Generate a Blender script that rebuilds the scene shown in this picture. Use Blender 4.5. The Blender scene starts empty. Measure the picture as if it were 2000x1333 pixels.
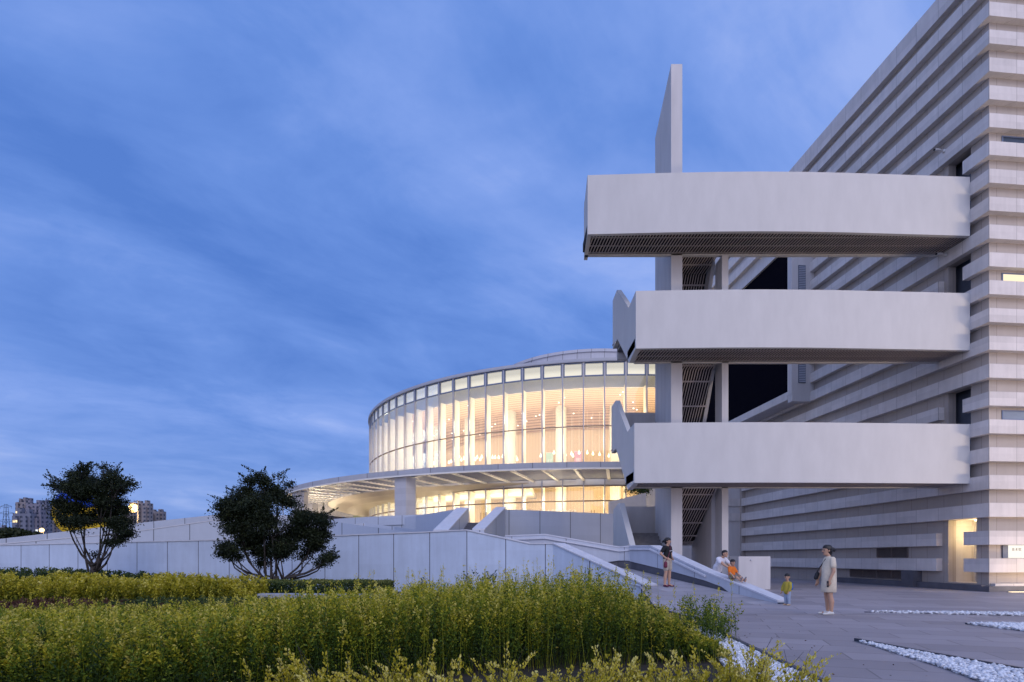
import bpy, bmesh, math, random
import numpy as np
from mathutils import Vector, Matrix

# ------------------------------------------------------------------ camera, sky, light, exposure
SC = bpy.context.scene
COL = SC.collection
R = math.radians
EYE = 1.31          # camera height
F = 1111.0          # focal length in photo pixels (20 mm on 36 mm)
HOR = 1090.0        # horizon line in the photo

cam_d = bpy.data.cameras.new('camera')
cam_d.sensor_width = 36.0
cam_d.lens = 20.0
cam_d.shift_y = (HOR - 666.5) / 2000.0
cam_d.clip_start = 0.1
cam_d.clip_end = 4000.0
cam = bpy.data.objects.new('camera', cam_d)
COL.objects.link(cam)
cam.location = (0, 0, EYE)
cam.rotation_euler = (R(90), 0, 0)
SC.camera = cam

SC.view_settings.view_transform = 'Standard'
SC.view_settings.look = 'None'
SC.view_settings.exposure = 0.0
SC.view_settings.gamma = 1.0
SC.render.film_transparent = False
SC.cycles.max_bounces = 8
SC.cycles.transparent_max_bounces = 12
SC.cycles.sample_clamp_indirect = 4.0
SC.cycles.caustics_reflective = False
SC.cycles.caustics_refractive = False


class NT:
    """tiny node-tree helper"""
    def __init__(self, tree):
        self.t = tree
        tree.nodes.clear()

    def n(self, typ, **kw):
        nd = self.t.nodes.new(typ)
        for k, v in kw.items():
            if k == 'ins':
                for i, val in v.items():
                    s = nd.inputs[i]
                    if hasattr(val, 'is_linked') or isinstance(val, bpy.types.NodeSocket):
                        self.t.links.new(val, s)
                    else:
                        s.default_value = val
            else:
                setattr(nd, k, v)
        return nd

    def math(self, op, a, b=None, c=None):
        ins = {0: a}
        if b is not None: ins[1] = b
        if c is not None: ins[2] = c
        return self.n('ShaderNodeMath', operation=op, ins=ins).outputs[0]

    def mix(self, fac, a, b, blend='MIX'):
        nd = self.n('ShaderNodeMix', data_type='RGBA', blend_type=blend)
        for i, v in ((0, fac), (6, a), (7, b)):
            s = nd.inputs[i]
            if isinstance(v, bpy.types.NodeSocket):
                self.t.links.new(v, s)
            else:
                s.default_value = v if i == 0 else (*v, 1.0)[:4]
        return nd.outputs[2]

    def ramp(self, fac, stops):
        nd = self.n('ShaderNodeValToRGB', ins={0: fac})
        e = nd.color_ramp.elements
        while len(e) < len(stops): e.new(0.5)
        for el, (p, c) in zip(e, stops):
            el.position = p
            el.color = (*c, 1.0)[:4]
        return nd.outputs[0]


SKY_SEED = 3.7


def build_world():
    w = bpy.data.worlds.new('World')
    SC.world = w
    w.use_nodes = True
    T = NT(w.node_tree)
    co = T.n('ShaderNodeTexCoord').outputs['Generated']
    sep = T.n('ShaderNodeSeparateXYZ', ins={0: co})
    x, y, z = sep.outputs
    zz = T.math('ADD', T.math('MAXIMUM', z, 0.0), 0.22)
    u = T.math('DIVIDE', x, zz)
    v = T.math('DIVIDE', y, zz)
    # cloud deck seen in perspective: soft broad bands and thin streaks
    c1 = T.n('ShaderNodeCombineXYZ', ins={0: u, 1: v, 2: SKY_SEED})
    rot = T.n('ShaderNodeVectorRotate', rotation_type='Z_AXIS', ins={0: c1.outputs[0], 3: R(-35)})
    st = T.n('ShaderNodeMapping', ins={0: rot.outputs[0], 3: (0.85, 1.25, 1.0)})
    broad = T.n('ShaderNodeTexNoise', ins={0: st.outputs[0], 'Scale': 0.62, 'Detail': 3.0, 'Roughness': 0.45, 'Distortion': 0.7})
    mott = T.n('ShaderNodeTexNoise', ins={0: st.outputs[0], 'Scale': 1.7, 'Detail': 6.0, 'Roughness': 0.58, 'Distortion': 0.5})
    st2 = T.n('ShaderNodeMapping', ins={0: rot.outputs[0], 3: (0.9, 1.35, 1.0), 1: (5.3, 2.2, 0)})
    fine = T.n('ShaderNodeTexNoise', ins={0: st2.outputs[0], 'Scale': 3.4, 'Detail': 7.0, 'Roughness': 0.60, 'Distortion': 0.5})
    k = T.math('ADD', T.math('MULTIPLY', broad.outputs[0], 0.46), T.math('ADD', T.math('MULTIPLY', mott.outputs[0], 0.36), T.math('MULTIPLY', fine.outputs[0], 0.18)))
    # a heavier cloud bank low in the north-west
    bank = T.math('MULTIPLY', T.n('ShaderNodeMapRange', interpolation_type='SMOOTHSTEP', ins={0: T.math('ABSOLUTE', T.math('SUBTRACT', z, T.math('SUBTRACT', 0.34, T.math('MULTIPLY', x, 0.12)))), 1: 0.02, 2: 0.20, 3: 1.0, 4: 0.0}).outputs[0],
                  T.n('ShaderNodeMapRange', ins={0: x, 1: -0.55, 2: 0.25, 3: 1.0, 4: 0.15}).outputs[0])
    k = T.math('SUBTRACT', k, T.math('MULTIPLY', bank, 0.075))
    k = T.n('ShaderNodeMapRange', ins={0: k, 1: 0.350, 2: 0.570}).outputs[0]
    sky = T.n('ShaderNodeTexSky', sky_type='NISHITA', sun_disc=False, sun_elevation=R(4.0), sun_rotation=R(160))
    cloud = T.ramp(k, [(0.0, (0.086, 0.205, 0.620)), (0.40, (0.136, 0.272, 0.720)), (0.75, (0.212, 0.350, 0.810)), (1.0, (0.310, 0.435, 0.870))])
    # paler low on the horizon
    low = T.n('ShaderNodeMapRange', ins={0: z, 1: 0.0, 2: 0.22, 3: 0.45, 4: 0.0}).outputs[0]
    front = T.mix(low, cloud, (0.19, 0.32, 0.66))
    # the western half of the sky, behind the camera, still glows
    back = T.n('ShaderNodeMapRange', ins={0: T.math('MULTIPLY', y, -1.0), 1: -0.42, 2: 0.70}).outputs[0]
    glow = T.mix(T.n('ShaderNodeMapRange', ins={0: z, 1: 0.0, 2: 0.8}).outputs[0], (0.88, 0.95, 1.42), (0.62, 0.78, 1.36))
    col = T.mix(back, front, glow)
    bg1 = T.n('ShaderNodeBackground', ins={0: col, 1: 1.0})
    bg2 = T.n('ShaderNodeBackground', ins={0: sky.outputs[0], 1: 0.01})
    add = T.n('ShaderNodeAddShader', ins={0: bg1.outputs[0], 1: bg2.outputs[0]})
    T.n('ShaderNodeOutputWorld', ins={0: add.outputs[0]})


build_world()

sun_d = bpy.data.lights.new('sun', 'SUN')
sun_d.energy = 0.70
sun_d.angle = R(20)
sun_d.color = (1.0, 0.90, 0.86)
sun = bpy.data.objects.new('sun', sun_d)
COL.objects.link(sun)
sun.rotation_euler = (R(58), 0, R(22))


# ------------------------------------------------------------------ helpers
def P(px, py, Y):
    """photo pixel at depth Y -> world point"""
    return Vector(((px - 1000.0) / F * Y, Y, EYE + (HOR - py) / F * Y))


def G(px, py):
    """photo pixel on the ground"""
    Y = EYE * F / (py - HOR)
    return Vector(((px - 1000.0) / F * Y, Y, 0.0))


class MB:
    def __init__(self):
        self.v, self.f, self.mi = [], [], []

    def add(self, vs, fs, mi=0):
        o = len(self.v)
        self.v += [tuple(p) for p in vs]
        self.f += [[i + o for i in f] for f in fs]
        self.mi += [mi] * len(fs)
        return self

    def box(self, x0, x1, y0, y1, z0, z1, M=None, mi=0):
        vs = [Vector(p) for p in ((x0, y0, z0), (x1, y0, z0), (x1, y1, z0), (x0, y1, z0),
                                  (x0, y0, z1), (x1, y0, z1), (x1, y1, z1), (x0, y1, z1))]
        if M is not None: vs = [M @ p for p in vs]
        return self.add(vs, [[0, 3, 2, 1], [4, 5, 6, 7], [0, 1, 5, 4], [1, 2, 6, 5], [2, 3, 7, 6], [3, 0, 4, 7]], mi)

    def prism(self, pts, vec, mi=0):
        n = len(pts)
        vec = Vector(vec)
        a = [Vector(p) for p in pts]
        b = [p + vec for p in a]
        fs = [list(range(n))[::-1], list(range(n, 2 * n))]
        fs += [[i, (i + 1) % n, n + (i + 1) % n, n + i] for i in range(n)]
        return self.add(a + b, fs, mi)

    def tube(self, p0, p1, r0, r1=None, n=8, mi=0):
        p0, p1 = Vector(p0), Vector(p1)
        if r1 is None: r1 = r0
        d = p1 - p0
        if d.length < 1e-6: return self
        q = d.to_track_quat('Z', 'Y')
        vs = []
        for p, r in ((p0, r0), (p1, r1)):
            for i in range(n):
                a = 2 * math.pi * i / n
                vs.append(p + q @ Vector((r * math.cos(a), r * math.sin(a), 0)))
        fs = [[i, (i + 1) % n, n + (i + 1) % n, n + i] for i in range(n)]
        fs += [list(range(n))[::-1], list(range(n, 2 * n))]
        return self.add(vs, fs, mi)

    def lathe(self, prof, n=24, c=(0, 0, 0), a0=0.0, a1=2 * math.pi, mi=0, closed=False):
        """prof: (r, z) list, angle 0 = -Y, positive towards +X"""
        full = abs(a1 - a0 - 2 * math.pi) < 1e-6
        m = n if full else n + 1
        vs = []
        for i in range(m):
            a = a0 + (a1 - a0) * i / n
            for r, z in prof:
                vs.append((c[0] + r * math.sin(a), c[1] - r * math.cos(a), c[2] + z))
        k = len(prof)
        fs = []
        for i in range(n):
            j = (i + 1) % m
            for q in range(k if closed else k - 1):
                q2 = (q + 1) % k
                fs.append([i * k + q, j * k + q, j * k + q2, i * k + q2])
        if closed and not full:
            fs += [list(range(k)), [(m - 1) * k + q for q in range(k)][::-1]]
        return self.add(vs, fs, mi)

    def ball(self, c, r, n=10, mi=0, sc=(1, 1, 1)):
        prof = [(max(1e-4, r * math.sin(math.pi * i / n)), -r * math.cos(math.pi * i / n)) for i in range(n + 1)]
        o = len(self.v)
        self.lathe(prof, n * 2, mi=mi)
        for i in range(o, len(self.v)):
            x, y, z = self.v[i]
            self.v[i] = (c[0] + x * sc[0], c[1] + y * sc[1], c[2] + z * sc[2])
        return self

    def build(self, name, mats, parent=None, smooth=False, bevel=0.0, fix=True):
        me = bpy.data.meshes.new(name)
        me.from_pydata(self.v, [], self.f)
        if not isinstance(mats, (list, tuple)): mats = [mats]
        for m in mats: me.materials.append(m)
        me.polygons.foreach_set('material_index', self.mi)
        if smooth: me.polygons.foreach_set('use_smooth', [True] * len(self.f))
        if fix:
            bm = bmesh.new()
            bm.from_mesh(me)
            bmesh.ops.recalc_face_normals(bm, faces=bm.faces)
            bm.to_mesh(me)
            bm.free()
        me.update()
        o = bpy.data.objects.new(name, me)
        COL.objects.link(o)
        if parent is not None: o.parent = parent
        if bevel:
            b = o.modifiers.new('bevel', 'BEVEL')
            b.width = bevel
            b.segments = 2
            b.limit_method = 'ANGLE'
        return o


def tag(o, label=None, cat=None, group=None, kind=None):
    if label: o['label'] = label
    if cat: o['category'] = cat
    if group: o['group'] = group
    if kind: o['kind'] = kind
    return o


def empty(name, loc=(0, 0, 0), rz=0.0, label=None, cat=None, group=None):
    o = bpy.data.objects.new(name, None)
    o.empty_display_size = 0.3
    COL.objects.link(o)
    o.location = loc
    o.rotation_euler = (0, 0, rz)
    return tag(o, label, cat, group)


def copy_tree(o, parent=None):
    c = o.copy()
    COL.objects.link(c)
    if parent is not None: c.parent = parent
    for ch in list(o.children): copy_tree(ch, c)
    return c


# ------------------------------------------------------------------ materials
def new_mat(name):
    m = bpy.data.materials.new(name)
    m.use_nodes = True
    return m, NT(m.node_tree)


def plain(name, col, rough=0.6, var=0.10, scale=3.0, metal=0.0, bump=0.0, bscale=40.0, spec=0.4, stretch=(1, 1, 1)):
    m, T = new_mat(name)
    co = T.n('ShaderNodeTexCoord').outputs['Object']
    mp = T.n('ShaderNodeMapping', ins={0: co, 3: stretch}).outputs[0]
    nz = T.n('ShaderNodeTexNoise', ins={0: mp, 'Scale': scale, 'Detail': 6.0, 'Roughness': 0.6})
    c = T.mix(T.n('ShaderNodeMapRange', ins={0: nz.outputs[0], 1: 0.3, 2: 0.7}).outputs[0],
              tuple(x * (1 - var) for x in col), tuple(min(1, x * (1 + var)) for x in col))
    b = T.n('ShaderNodeBsdfPrincipled', ins={'Base Color': c, 'Roughness': rough, 'Metallic': metal, 'Specular IOR Level': spec})
    if bump:
        n2 = T.n('ShaderNodeTexNoise', ins={0: co, 'Scale': bscale, 'Detail': 4.0})
        bp = T.n('ShaderNodeBump', ins={'Strength': bump, 'Distance': 0.01, 'Height': n2.outputs[0]})
        T.t.links.new(bp.outputs[0], b.inputs['Normal'])
    T.n('ShaderNodeOutputMaterial', ins={0: b.outputs[0]})
    return m


def panel_mat(name, col, pitch=1.15, axis=(1, 1), joint=0.012, joint_col=None, rough=0.7, var=0.12, rows=None, streak=0.10, tone=0.10, offs=0.0):
    """stone panels: thin vertical joints, every slab a slightly different tone, rain streaks"""
    m, T = new_mat(name)
    co = T.n('ShaderNodeTexCoord').outputs['Object']
    s = T.n('ShaderNodeSeparateXYZ', ins={0: co})
    U = T.math('ADD', T.math('MULTIPLY', s.outputs[0], axis[0]), T.math('MULTIPLY', s.outputs[1], axis[1]))
    U = T.math('ADD', U, offs + 500 * pitch)
    un = T.math('DIVIDE', U, pitch)
    fr = T.math('FRACT', un)
    jm = T.math('LESS_THAN', fr, joint / pitch)
    cell = T.math('FLOOR', un)
    if rows:
        vn = T.math('ADD', T.math('DIVIDE', s.outputs[2], rows), 40.0)
        jm = T.math('MAXIMUM', jm, T.math('LESS_THAN', T.math('FRACT', vn), joint / rows))
        cell = T.math('ADD', cell, T.math('MULTIPLY', T.math('FLOOR', vn), 17.3))
    else:
        cell = T.math('ADD', cell, T.math('MULTIPLY', T.math('FLOOR', T.math('DIVIDE', s.outputs[2], 0.53)), 17.3))
    wn = T.n('ShaderNodeTexWhiteNoise', noise_dimensions='1D', ins={'W': cell})
    nz = T.n('ShaderNodeTexNoise', ins={0: co, 'Scale': 1.3, 'Detail': 7.0, 'Roughness': 0.65})
    mp = T.n('ShaderNodeMapping', ins={0: co, 3: (5.0, 5.0, 0.5)}).outputs[0]
    sn = T.n('ShaderNodeTexNoise', ins={0: mp, 'Scale': 1.0, 'Detail': 5.0, 'Roughness': 0.6})
    grain = T.n('ShaderNodeTexNoise', ins={0: co, 'Scale': 60.0, 'Detail': 3.0})
    k = T.math('ADD', T.math('MULTIPLY', T.math('SUBTRACT', nz.outputs[0], 0.5), var * 2.4), T.math('MULTIPLY', T.math('SUBTRACT', wn.outputs[0], 0.5), tone))
    k = T.math('ADD', k, T.math('MULTIPLY', T.math('SUBTRACT', sn.outputs[0], 0.5), streak * 2.2))
    k = T.math('ADD', k, T.math('MULTIPLY', T.math('SUBTRACT', grain.outputs[0], 0.5), 0.10))
    k = T.math('ADD', k, 1.0)
    c = T.n('ShaderNodeVectorMath', operation='SCALE', ins={0: col, 'Scale': k}).outputs[0]
    if joint_col is None: joint_col = tuple(x * 0.38 for x in col)
    c = T.mix(jm, c, joint_col)
    b = T.n('ShaderNodeBsdfPrincipled', ins={'Base Color': c, 'Roughness': rough, 'Specular IOR Level': 0.3})
    bp = T.n('ShaderNodeBump', ins={'Strength': 0.25, 'Distance': 0.006, 'Height': grain.outputs[0]})
    T.t.links.new(bp.outputs[0], b.inputs['Normal'])
    T.n('ShaderNodeOutputMaterial', ins={0: b.outputs[0]})
    return m


def emit_mat(name, col, strength):
    m, T = new_mat(name)
    e = T.n('ShaderNodeEmission', ins={0: (*col, 1), 1: strength})
    T.n('ShaderNodeOutputMaterial', ins={0: e.outputs[0]})
    return m


def glass_mat(name, tint=(0.97, 0.98, 0.97), refl=0.10, rough=0.02):
    m, T = new_mat(name)
    tr = T.n('ShaderNodeBsdfTransparent', ins={0: (*tint, 1)})
    gl = T.n('ShaderNodeBsdfGlossy', ins={0: (0.9, 0.95, 1, 1), 'Roughness': rough})
    lw = T.n('ShaderNodeLayerWeight', ins={0: 0.25})
    f = T.math('MINIMUM', T.math('ADD', T.math('MULTIPLY', lw.outputs['Fresnel'], 0.5), refl * 0.4), 0.5)
    mx = T.n('ShaderNodeMixShader', ins={0: f, 1: tr.outputs[0], 2: gl.outputs[0]})
    T.n('ShaderNodeOutputMaterial', ins={0: mx.outputs[0]})
    return m


def leaf_mat(name, stops, rough=0.6, trans=0.25):
    m, T = new_mat(name)
    at = T.n('ShaderNodeAttribute', attribute_name='tone')
    c = T.ramp(at.outputs['Fac'], stops)
    d = T.n('ShaderNodeBsdfPrincipled', ins={'Base Color': c, 'Roughness': rough, 'Specular IOR Level': 0.25})
    tl = T.n('ShaderNodeBsdfTranslucent', ins={0: c})
    mx = T.n('ShaderNodeMixShader', ins={0: trans, 1: d.outputs[0], 2: tl.outputs[0]})
    T.n('ShaderNodeOutputMaterial', ins={0: mx.outputs[0]})
    return m


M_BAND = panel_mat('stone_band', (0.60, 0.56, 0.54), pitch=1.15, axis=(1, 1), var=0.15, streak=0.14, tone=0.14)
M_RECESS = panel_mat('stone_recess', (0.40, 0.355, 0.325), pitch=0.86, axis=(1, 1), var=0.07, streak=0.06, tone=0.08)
M_WHITE = plain('white_render', (0.545, 0.53, 0.515), rough=0.75, var=0.05, scale=1.2, bump=0.12, bscale=90, stretch=(1.5, 1.5, 0.5))
M_FIN = plain('grey_render', (0.52, 0.50, 0.50), rough=0.75, var=0.09, scale=1.1, bump=0.10, bscale=90, stretch=(2.2, 2.2, 0.35))
M_SLAT = plain('slat_metal', (0.50, 0.43, 0.41), rough=0.55, var=0.05)
M_VOID = plain('unlit_void', (0.012, 0.010, 0.011), rough=0.9, var=0.1)  # near-black colour stands in for unlit space behind slats and blades
M_DARKGLASS = plain('dark_glass', (0.006, 0.006, 0.010), rough=0.8, var=0.1, spec=0.0)
M_DOORGREY = plain('door_grey', (0.13, 0.15, 0.20), rough=0.5, var=0.08)
M_LOUVRE = plain('louvre_metal', (0.16, 0.13, 0.12), rough=0.5, var=0.1)
M_LOUVREPALE = plain('louvre_pale', (0.34, 0.36, 0.42), rough=0.5, var=0.05)
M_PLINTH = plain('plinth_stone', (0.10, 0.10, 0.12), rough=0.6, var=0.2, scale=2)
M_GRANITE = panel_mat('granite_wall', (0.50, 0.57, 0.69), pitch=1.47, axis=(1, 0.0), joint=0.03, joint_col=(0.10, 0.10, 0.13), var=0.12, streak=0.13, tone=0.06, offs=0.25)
M_GRANITE_FAR = panel_mat('granite_terrace', (0.51, 0.54, 0.61), pitch=1.9, axis=(1, 0.35), joint=0.05, var=0.05, streak=0.05, tone=0.05)
M_GRANITE_RAMP = panel_mat('granite_ramp_wall', (0.47, 0.495, 0.555), pitch=1.9, axis=(0.72, -0.72), joint=0.022, joint_col=(0.12, 0.12, 0.14), var=0.07, streak=0.11, tone=0.05)
M_COPING = plain('coping_stone', (0.58, 0.58, 0.62), rough=0.6, var=0.08, scale=4, bump=0.1)
M_MULLION = plain('mullion_metal', (0.42, 0.42, 0.47), rough=0.35, var=0.04, metal=0.3)
M_BRONZE = plain('bronze_frame', (0.26, 0.20, 0.15), rough=0.4, var=0.05, metal=0.2)
M_FRAME = plain('frame_blue_grey', (0.13, 0.17, 0.27), rough=0.4, var=0.05, metal=0.2)
M_GLASS = glass_mat('clear_glass')
M_CREAM = plain('cream_plaster', (0.78, 0.74, 0.66), rough=0.7, var=0.03)
M_FIN_GLASS = plain('frosted_fin', (0.88, 0.82, 0.66), rough=0.5, var=0.03)
M_IVORY = plain('ivory_column', (0.60, 0.57, 0.48), rough=0.6, var=0.02)
M_DISH = plain('soffit_panel', (0.60, 0.54, 0.45), rough=0.5, var=0.05, scale=0.6)
M_FLOORIN = plain('lobby_floor', (0.50, 0.44, 0.36), rough=0.35, var=0.08)
M_ALU = plain('aluminium_panel', (0.42, 0.42, 0.45), rough=0.45, var=0.06, scale=0.5, metal=0.15)
M_BEAM = plain('canopy_beam', (0.84, 0.80, 0.74), rough=0.5, var=0.04)
M_PURLIN = plain('canopy_louvre', (0.26, 0.29, 0.40), rough=0.4, var=0.04)
M_BLACK = plain('black_rubber', (0.02, 0.02, 0.022), rough=0.6, var=0.1)
M_STEEL = plain('edge_steel', (0.045, 0.055, 0.08), rough=0.4, var=0.1, metal=0.3)
M_LAMP = emit_mat('lamp_glow', (1.0, 0.88, 0.66), 3.0)
M_DOWN = emit_mat('downlight_glow', (1.0, 0.93, 0.8), 4.0)


def wood_mat(name, col, radial):
    m, T = new_mat(name)
    co = T.n('ShaderNodeTexCoord').outputs['Object']
    s = T.n('ShaderNodeSeparateXYZ', ins={0: co})
    if radial:
        r = T.math('SQRT', T.math('ADD', T.math('POWER', s.outputs[0], 2.0), T.math('POWER', s.outputs[1], 2.0)))
        q = T.math('MULTIPLY', r, 2.2)
    else:
        q = T.math('MULTIPLY', T.math('ARCTAN2', s.outputs[0], s.outputs[1]), 60.0)
    st = T.math('LESS_THAN', T.math('FRACT', T.math('ADD', q, 1000.0)), 0.30 if radial else 0.12)
    c = T.mix(T.math('MULTIPLY', st, 0.9 if radial else 0.35), col, tuple(x * 0.45 for x in col))
    b = T.n('ShaderNodeBsdfPrincipled', ins={'Base Color': c, 'Roughness': 0.55})
    T.n('ShaderNodeOutputMaterial', ins={0: b.outputs[0]})
    return m


M_CEIL = wood_mat('slatted_wood_ceiling', (0.60, 0.42, 0.32), True)
M_WOODWALL = wood_mat('timber_lining', (0.76, 0.59, 0.41), False)


def paving_mat(name, col, size=(0.62, 1.25), ang=18.2, joint=0.012):
    m, T = new_mat(name)
    co = T.n('ShaderNodeTexCoord').outputs['Object']
    rot = T.n('ShaderNodeVectorRotate', rotation_type='Z_AXIS', ins={0: co, 3: R(ang)}).outputs[0]
    mp = T.n('ShaderNodeMapping', ins={0: rot, 1: (200, 200, 0)}).outputs[0]
    rot90 = T.n('ShaderNodeVectorRotate', rotation_type='Z_AXIS', ins={0: mp, 3: R(0)}).outputs[0]
    br = T.n('ShaderNodeTexBrick', offset=0.5, ins={0: rot90, 'Scale': 1.0, 'Mortar Size': joint, 'Mortar Smooth': 0.1, 'Brick Width': size[1], 'Row Height': size[0],
                                            'Color1': (*[x * 0.84 for x in col], 1), 'Color2': (*[x * 1.14 for x in col], 1), 'Mortar': (*[x * 0.60 for x in col], 1)})
    nz = T.n('ShaderNodeTexNoise', ins={0: co, 'Scale': 0.9, 'Detail': 7.0, 'Roughness': 0.65})
    gr = T.n('ShaderNodeTexNoise', ins={0: co, 'Scale': 55.0, 'Detail': 3.0})
    k = T.math('ADD', T.math('ADD', 0.65, T.math('MULTIPLY', nz.outputs[0], 0.50)), T.math('MULTIPLY', gr.outputs[0], 0.20))
    c = T.n('ShaderNodeVectorMath', operation='SCALE', ins={0: br.outputs[0], 'Scale': k}).outputs[0]
    b = T.n('ShaderNodeBsdfPrincipled', ins={'Base Color': c, 'Roughness': T.math('ADD', 0.42, T.math('MULTIPLY', nz.outputs[0], 0.25)), 'Specular IOR Level': 0.4})
    bp = T.n('ShaderNodeBump', ins={'Strength': 0.35, 'Distance': 0.008, 'Height': T.math('ADD', br.outputs[1], T.math('MULTIPLY', gr.outputs[0], -0.25))})
    bp.invert = True
    T.t.links.new(bp.outputs[0], b.inputs['Normal'])
    T.n('ShaderNodeOutputMaterial', ins={0: b.outputs[0]})
    return m


M_PAVE = paving_mat('granite_paving', (0.30, 0.262, 0.27))
M_PAVE2 = paving_mat('granite_paving_far', (0.32, 0.285, 0.30), size=(0.8, 1.6))
M_RAMPFLOOR = paving_mat('granite_ramp_floor', (0.32, 0.30, 0.32), size=(0.6, 1.2), ang=-23)
M_SOIL = plain('soil', (0.035, 0.028, 0.020), rough=0.95, var=0.4, scale=6, bump=0.5)
M_GROUND = plain('far_ground', (0.05, 0.06, 0.035), rough=0.95, var=0.3, scale=0.4)

# ------------------------------------------------------------------ the ground
g = MB()
g.box(-2500, 2500, -60, 3000, -0.5, -0.02)
tag(g.build('ground', M_GROUND), kind='structure')

KX0, KY0 = G(1400, 1235).x, G(1400, 1235).y      # far end of the kerb
KX1, KY1 = G(1600, 1333).x, G(1600, 1333).y      # near end


def kerb_x(y):
    return KX0 + (KX1 - KX0) * (y - KY0) / (KY1 - KY0)


pv = MB()
pv.add([(kerb_x(-3), -3, 0), (60, -3, 0), (60, 60, 0), (3.0, 60, 0), (kerb_x(13.25), 13.25, 0), (kerb_x(10), 10, 0)], [[0, 1, 2, 3, 4, 5]])
tag(pv.build('plaza_paving', M_PAVE), kind='structure')
pv = MB()
pv.add([(3.9, 13.25, 0.004), (60, 13.05, 0.004), (60, 60, 0.004), (3.0, 60, 0.004)], [[0, 1, 2, 3]])
tag(pv.build('plaza_forecourt', M_PAVE2), kind='structure')
so = MB()
so.add([(-60, 2, -0.01), (kerb_x(2) - 0.03, 2, -0.01), (kerb_x(13) - 0.03, 13.0, -0.01), (3.9, 14.6, -0.01), (4.2, 21, -0.01), (-60, 40, -0.01)], [[0, 1, 2, 3, 4, 5]])
tag(so.build('planting_soil', M_SOIL), kind='structure')

# ------------------------------------------------------------------ the museum on the right
C0 = Vector((18.2, 21.7, 0))
MU_RZ = math.atan2(0.0959, 0.9954)
museum = empty('museum_building', C0, MU_RZ, 'tall pale stone museum with deep horizontal bands at the right edge', 'building')
# local axes: +x runs along the front (right) face, +y along the long left face
ZB = lambda k: 0.753 + 1.0625 * k
BH, BD = 0.533, 0.27
L_LEFT, L_FRONT = 19.0, 16.0
OPEN = {0: (1.1, 2.4), 1: (1.1, 2.4), 4: (1.15, 2.3), 5: (1.15, 2.3), 6: (1.15, 2.3), 9: (1.15, 2.3), 10: (1.15, 2.3), 11: (1.15, 2.3), 13: (1.15, 2.3), 14: (1.15, 2.3), 15: (1.15, 2.3)}
for k in range(22):
    b = MB()
    z0, z1 = ZB(k), ZB(k) + BH
    b.box(BD, L_FRONT, 0, BD, z0, z1)
    if k in OPEN:
        a, c = OPEN[k]
        b.box(0, BD, 0, a, z0, z1)
        b.box(0, BD, c, L_LEFT, z0, z1)
    else:
        b.box(0, BD, 0, L_LEFT if k < 20 else 30, z0, z1)
    b.build('stone_band', M_BAND, museum)
b = MB()
b.box(0, L_FRONT, 0, 30, 24.05, 24.95)
b.build('roof_parapet', M_BAND, museum)
w = MB()
zones = [(0.30, ZB(2)), (ZB(3) + BH + 0.1, ZB(7)), (ZB(8) + BH + 0.1, ZB(12)), (ZB(12) + BH + 0.1, ZB(16))]
w.box(BD, BD + 0.35, BD, 0.8, 0, 24.05)
w.box(BD, BD + 0.35, 2.1, L_LEFT - 0.02, 0, 24.05)
zz = [0.0]
for a, c in zones: zz += [a, c]
zz.append(24.05)
for i in range(0, len(zz), 2):
    w.box(BD, BD + 0.35, 0.8, 2.1, zz[i], zz[i + 1])
for a, c in zones[1:]:
    w.box(BD, BD + .35, 0.801, 1.05, a + .001, c - .001)
w.box(0.004, L_FRONT - .31, L_LEFT + .004, L_LEFT + .19, 0, 21.9)
w.box(BD + 0.35, L_FRONT, BD, BD + 0.35, 0, 24.05)
w.box(L_FRONT - .3, L_FRONT, BD + .36, 30, 0, 24.05)
w.box(BD + .36, L_FRONT - .31, 29.6, 30, 0, 24.05)
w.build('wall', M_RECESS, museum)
b = MB()
b.box(-0.004, L_FRONT, -0.004, BD + 0.05, 0, 0.22)
b.box(-0.004, BD + 0.05, BD + 0.051, 9.5, 0, 0.26)
b.build('plinth', M_PLINTH, museum)
b = MB()
b.box(BD + .05, L_FRONT, 0.06, 0.262, 0.222, 0.32)
b.build('plinth_ledge', M_BAND, museum)
for i, (a, c) in enumerate(zones):
    d = MB()
    if i == 0:
        # lit porch: two stone cheeks, ceiling and a dark door at the back
        d.box(BD + .351, 1.45, 2.101, 2.35, a, c)
        d.box(BD + .351, 1.45, 0.55, 0.799, a, c)
        d.box(1.451, 1.6, 0.5, 2.4, a, c)
        d.box(BD + .351, 1.6, 0.5, 2.4, c + .001, c + .12)
        d.box(BD + .1, 1.45, 0.80, 2.10, 0.05, a + 0.003)
        d.build('porch', M_BAND, museum)
    else:
        d.box(0.95, 1.05, 0.45, 2.45, a - 0.2, c + .2)
        d.build('door_panel', M_DOORGREY, museum)
# windows in the front face and louvres low on the left face
M_WIN_DARK = plain('window_dark', (0.03, 0.045, 0.075), rough=0.2, var=0.1)
M_WIN_LIT = emit_mat('window_lit', (1.0, 0.86, 0.60), 1.15)
M_WIN_DIM = plain('window_dim', (0.22, 0.26, 0.32), rough=0.25, var=0.1)
for k, m in ((16, M_WIN_DARK), (11, M_WIN_LIT), (6, M_WIN_DIM)):
    z0, z1 = ZB(k - 1) + BH, ZB(k)
    f = MB()
    f.box(0.80, 5.4, BD - 0.03, BD - 0.002, z0 + 0.06, z0 + 0.10).box(0.80, 5.4, BD - .03, BD - 0.002, z1 - 0.14, z1 - 0.10)
    f.box(0.80, 0.84, BD - .03, BD - 0.002, z0 + .101, z1 - .141)
    fr = f.build('window', M_FRAME, museum)
    MB().box(0.841, 5.4, BD - .02, BD - 0.004, z0 + .101, z1 - .141).build('pane', m, fr)


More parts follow.
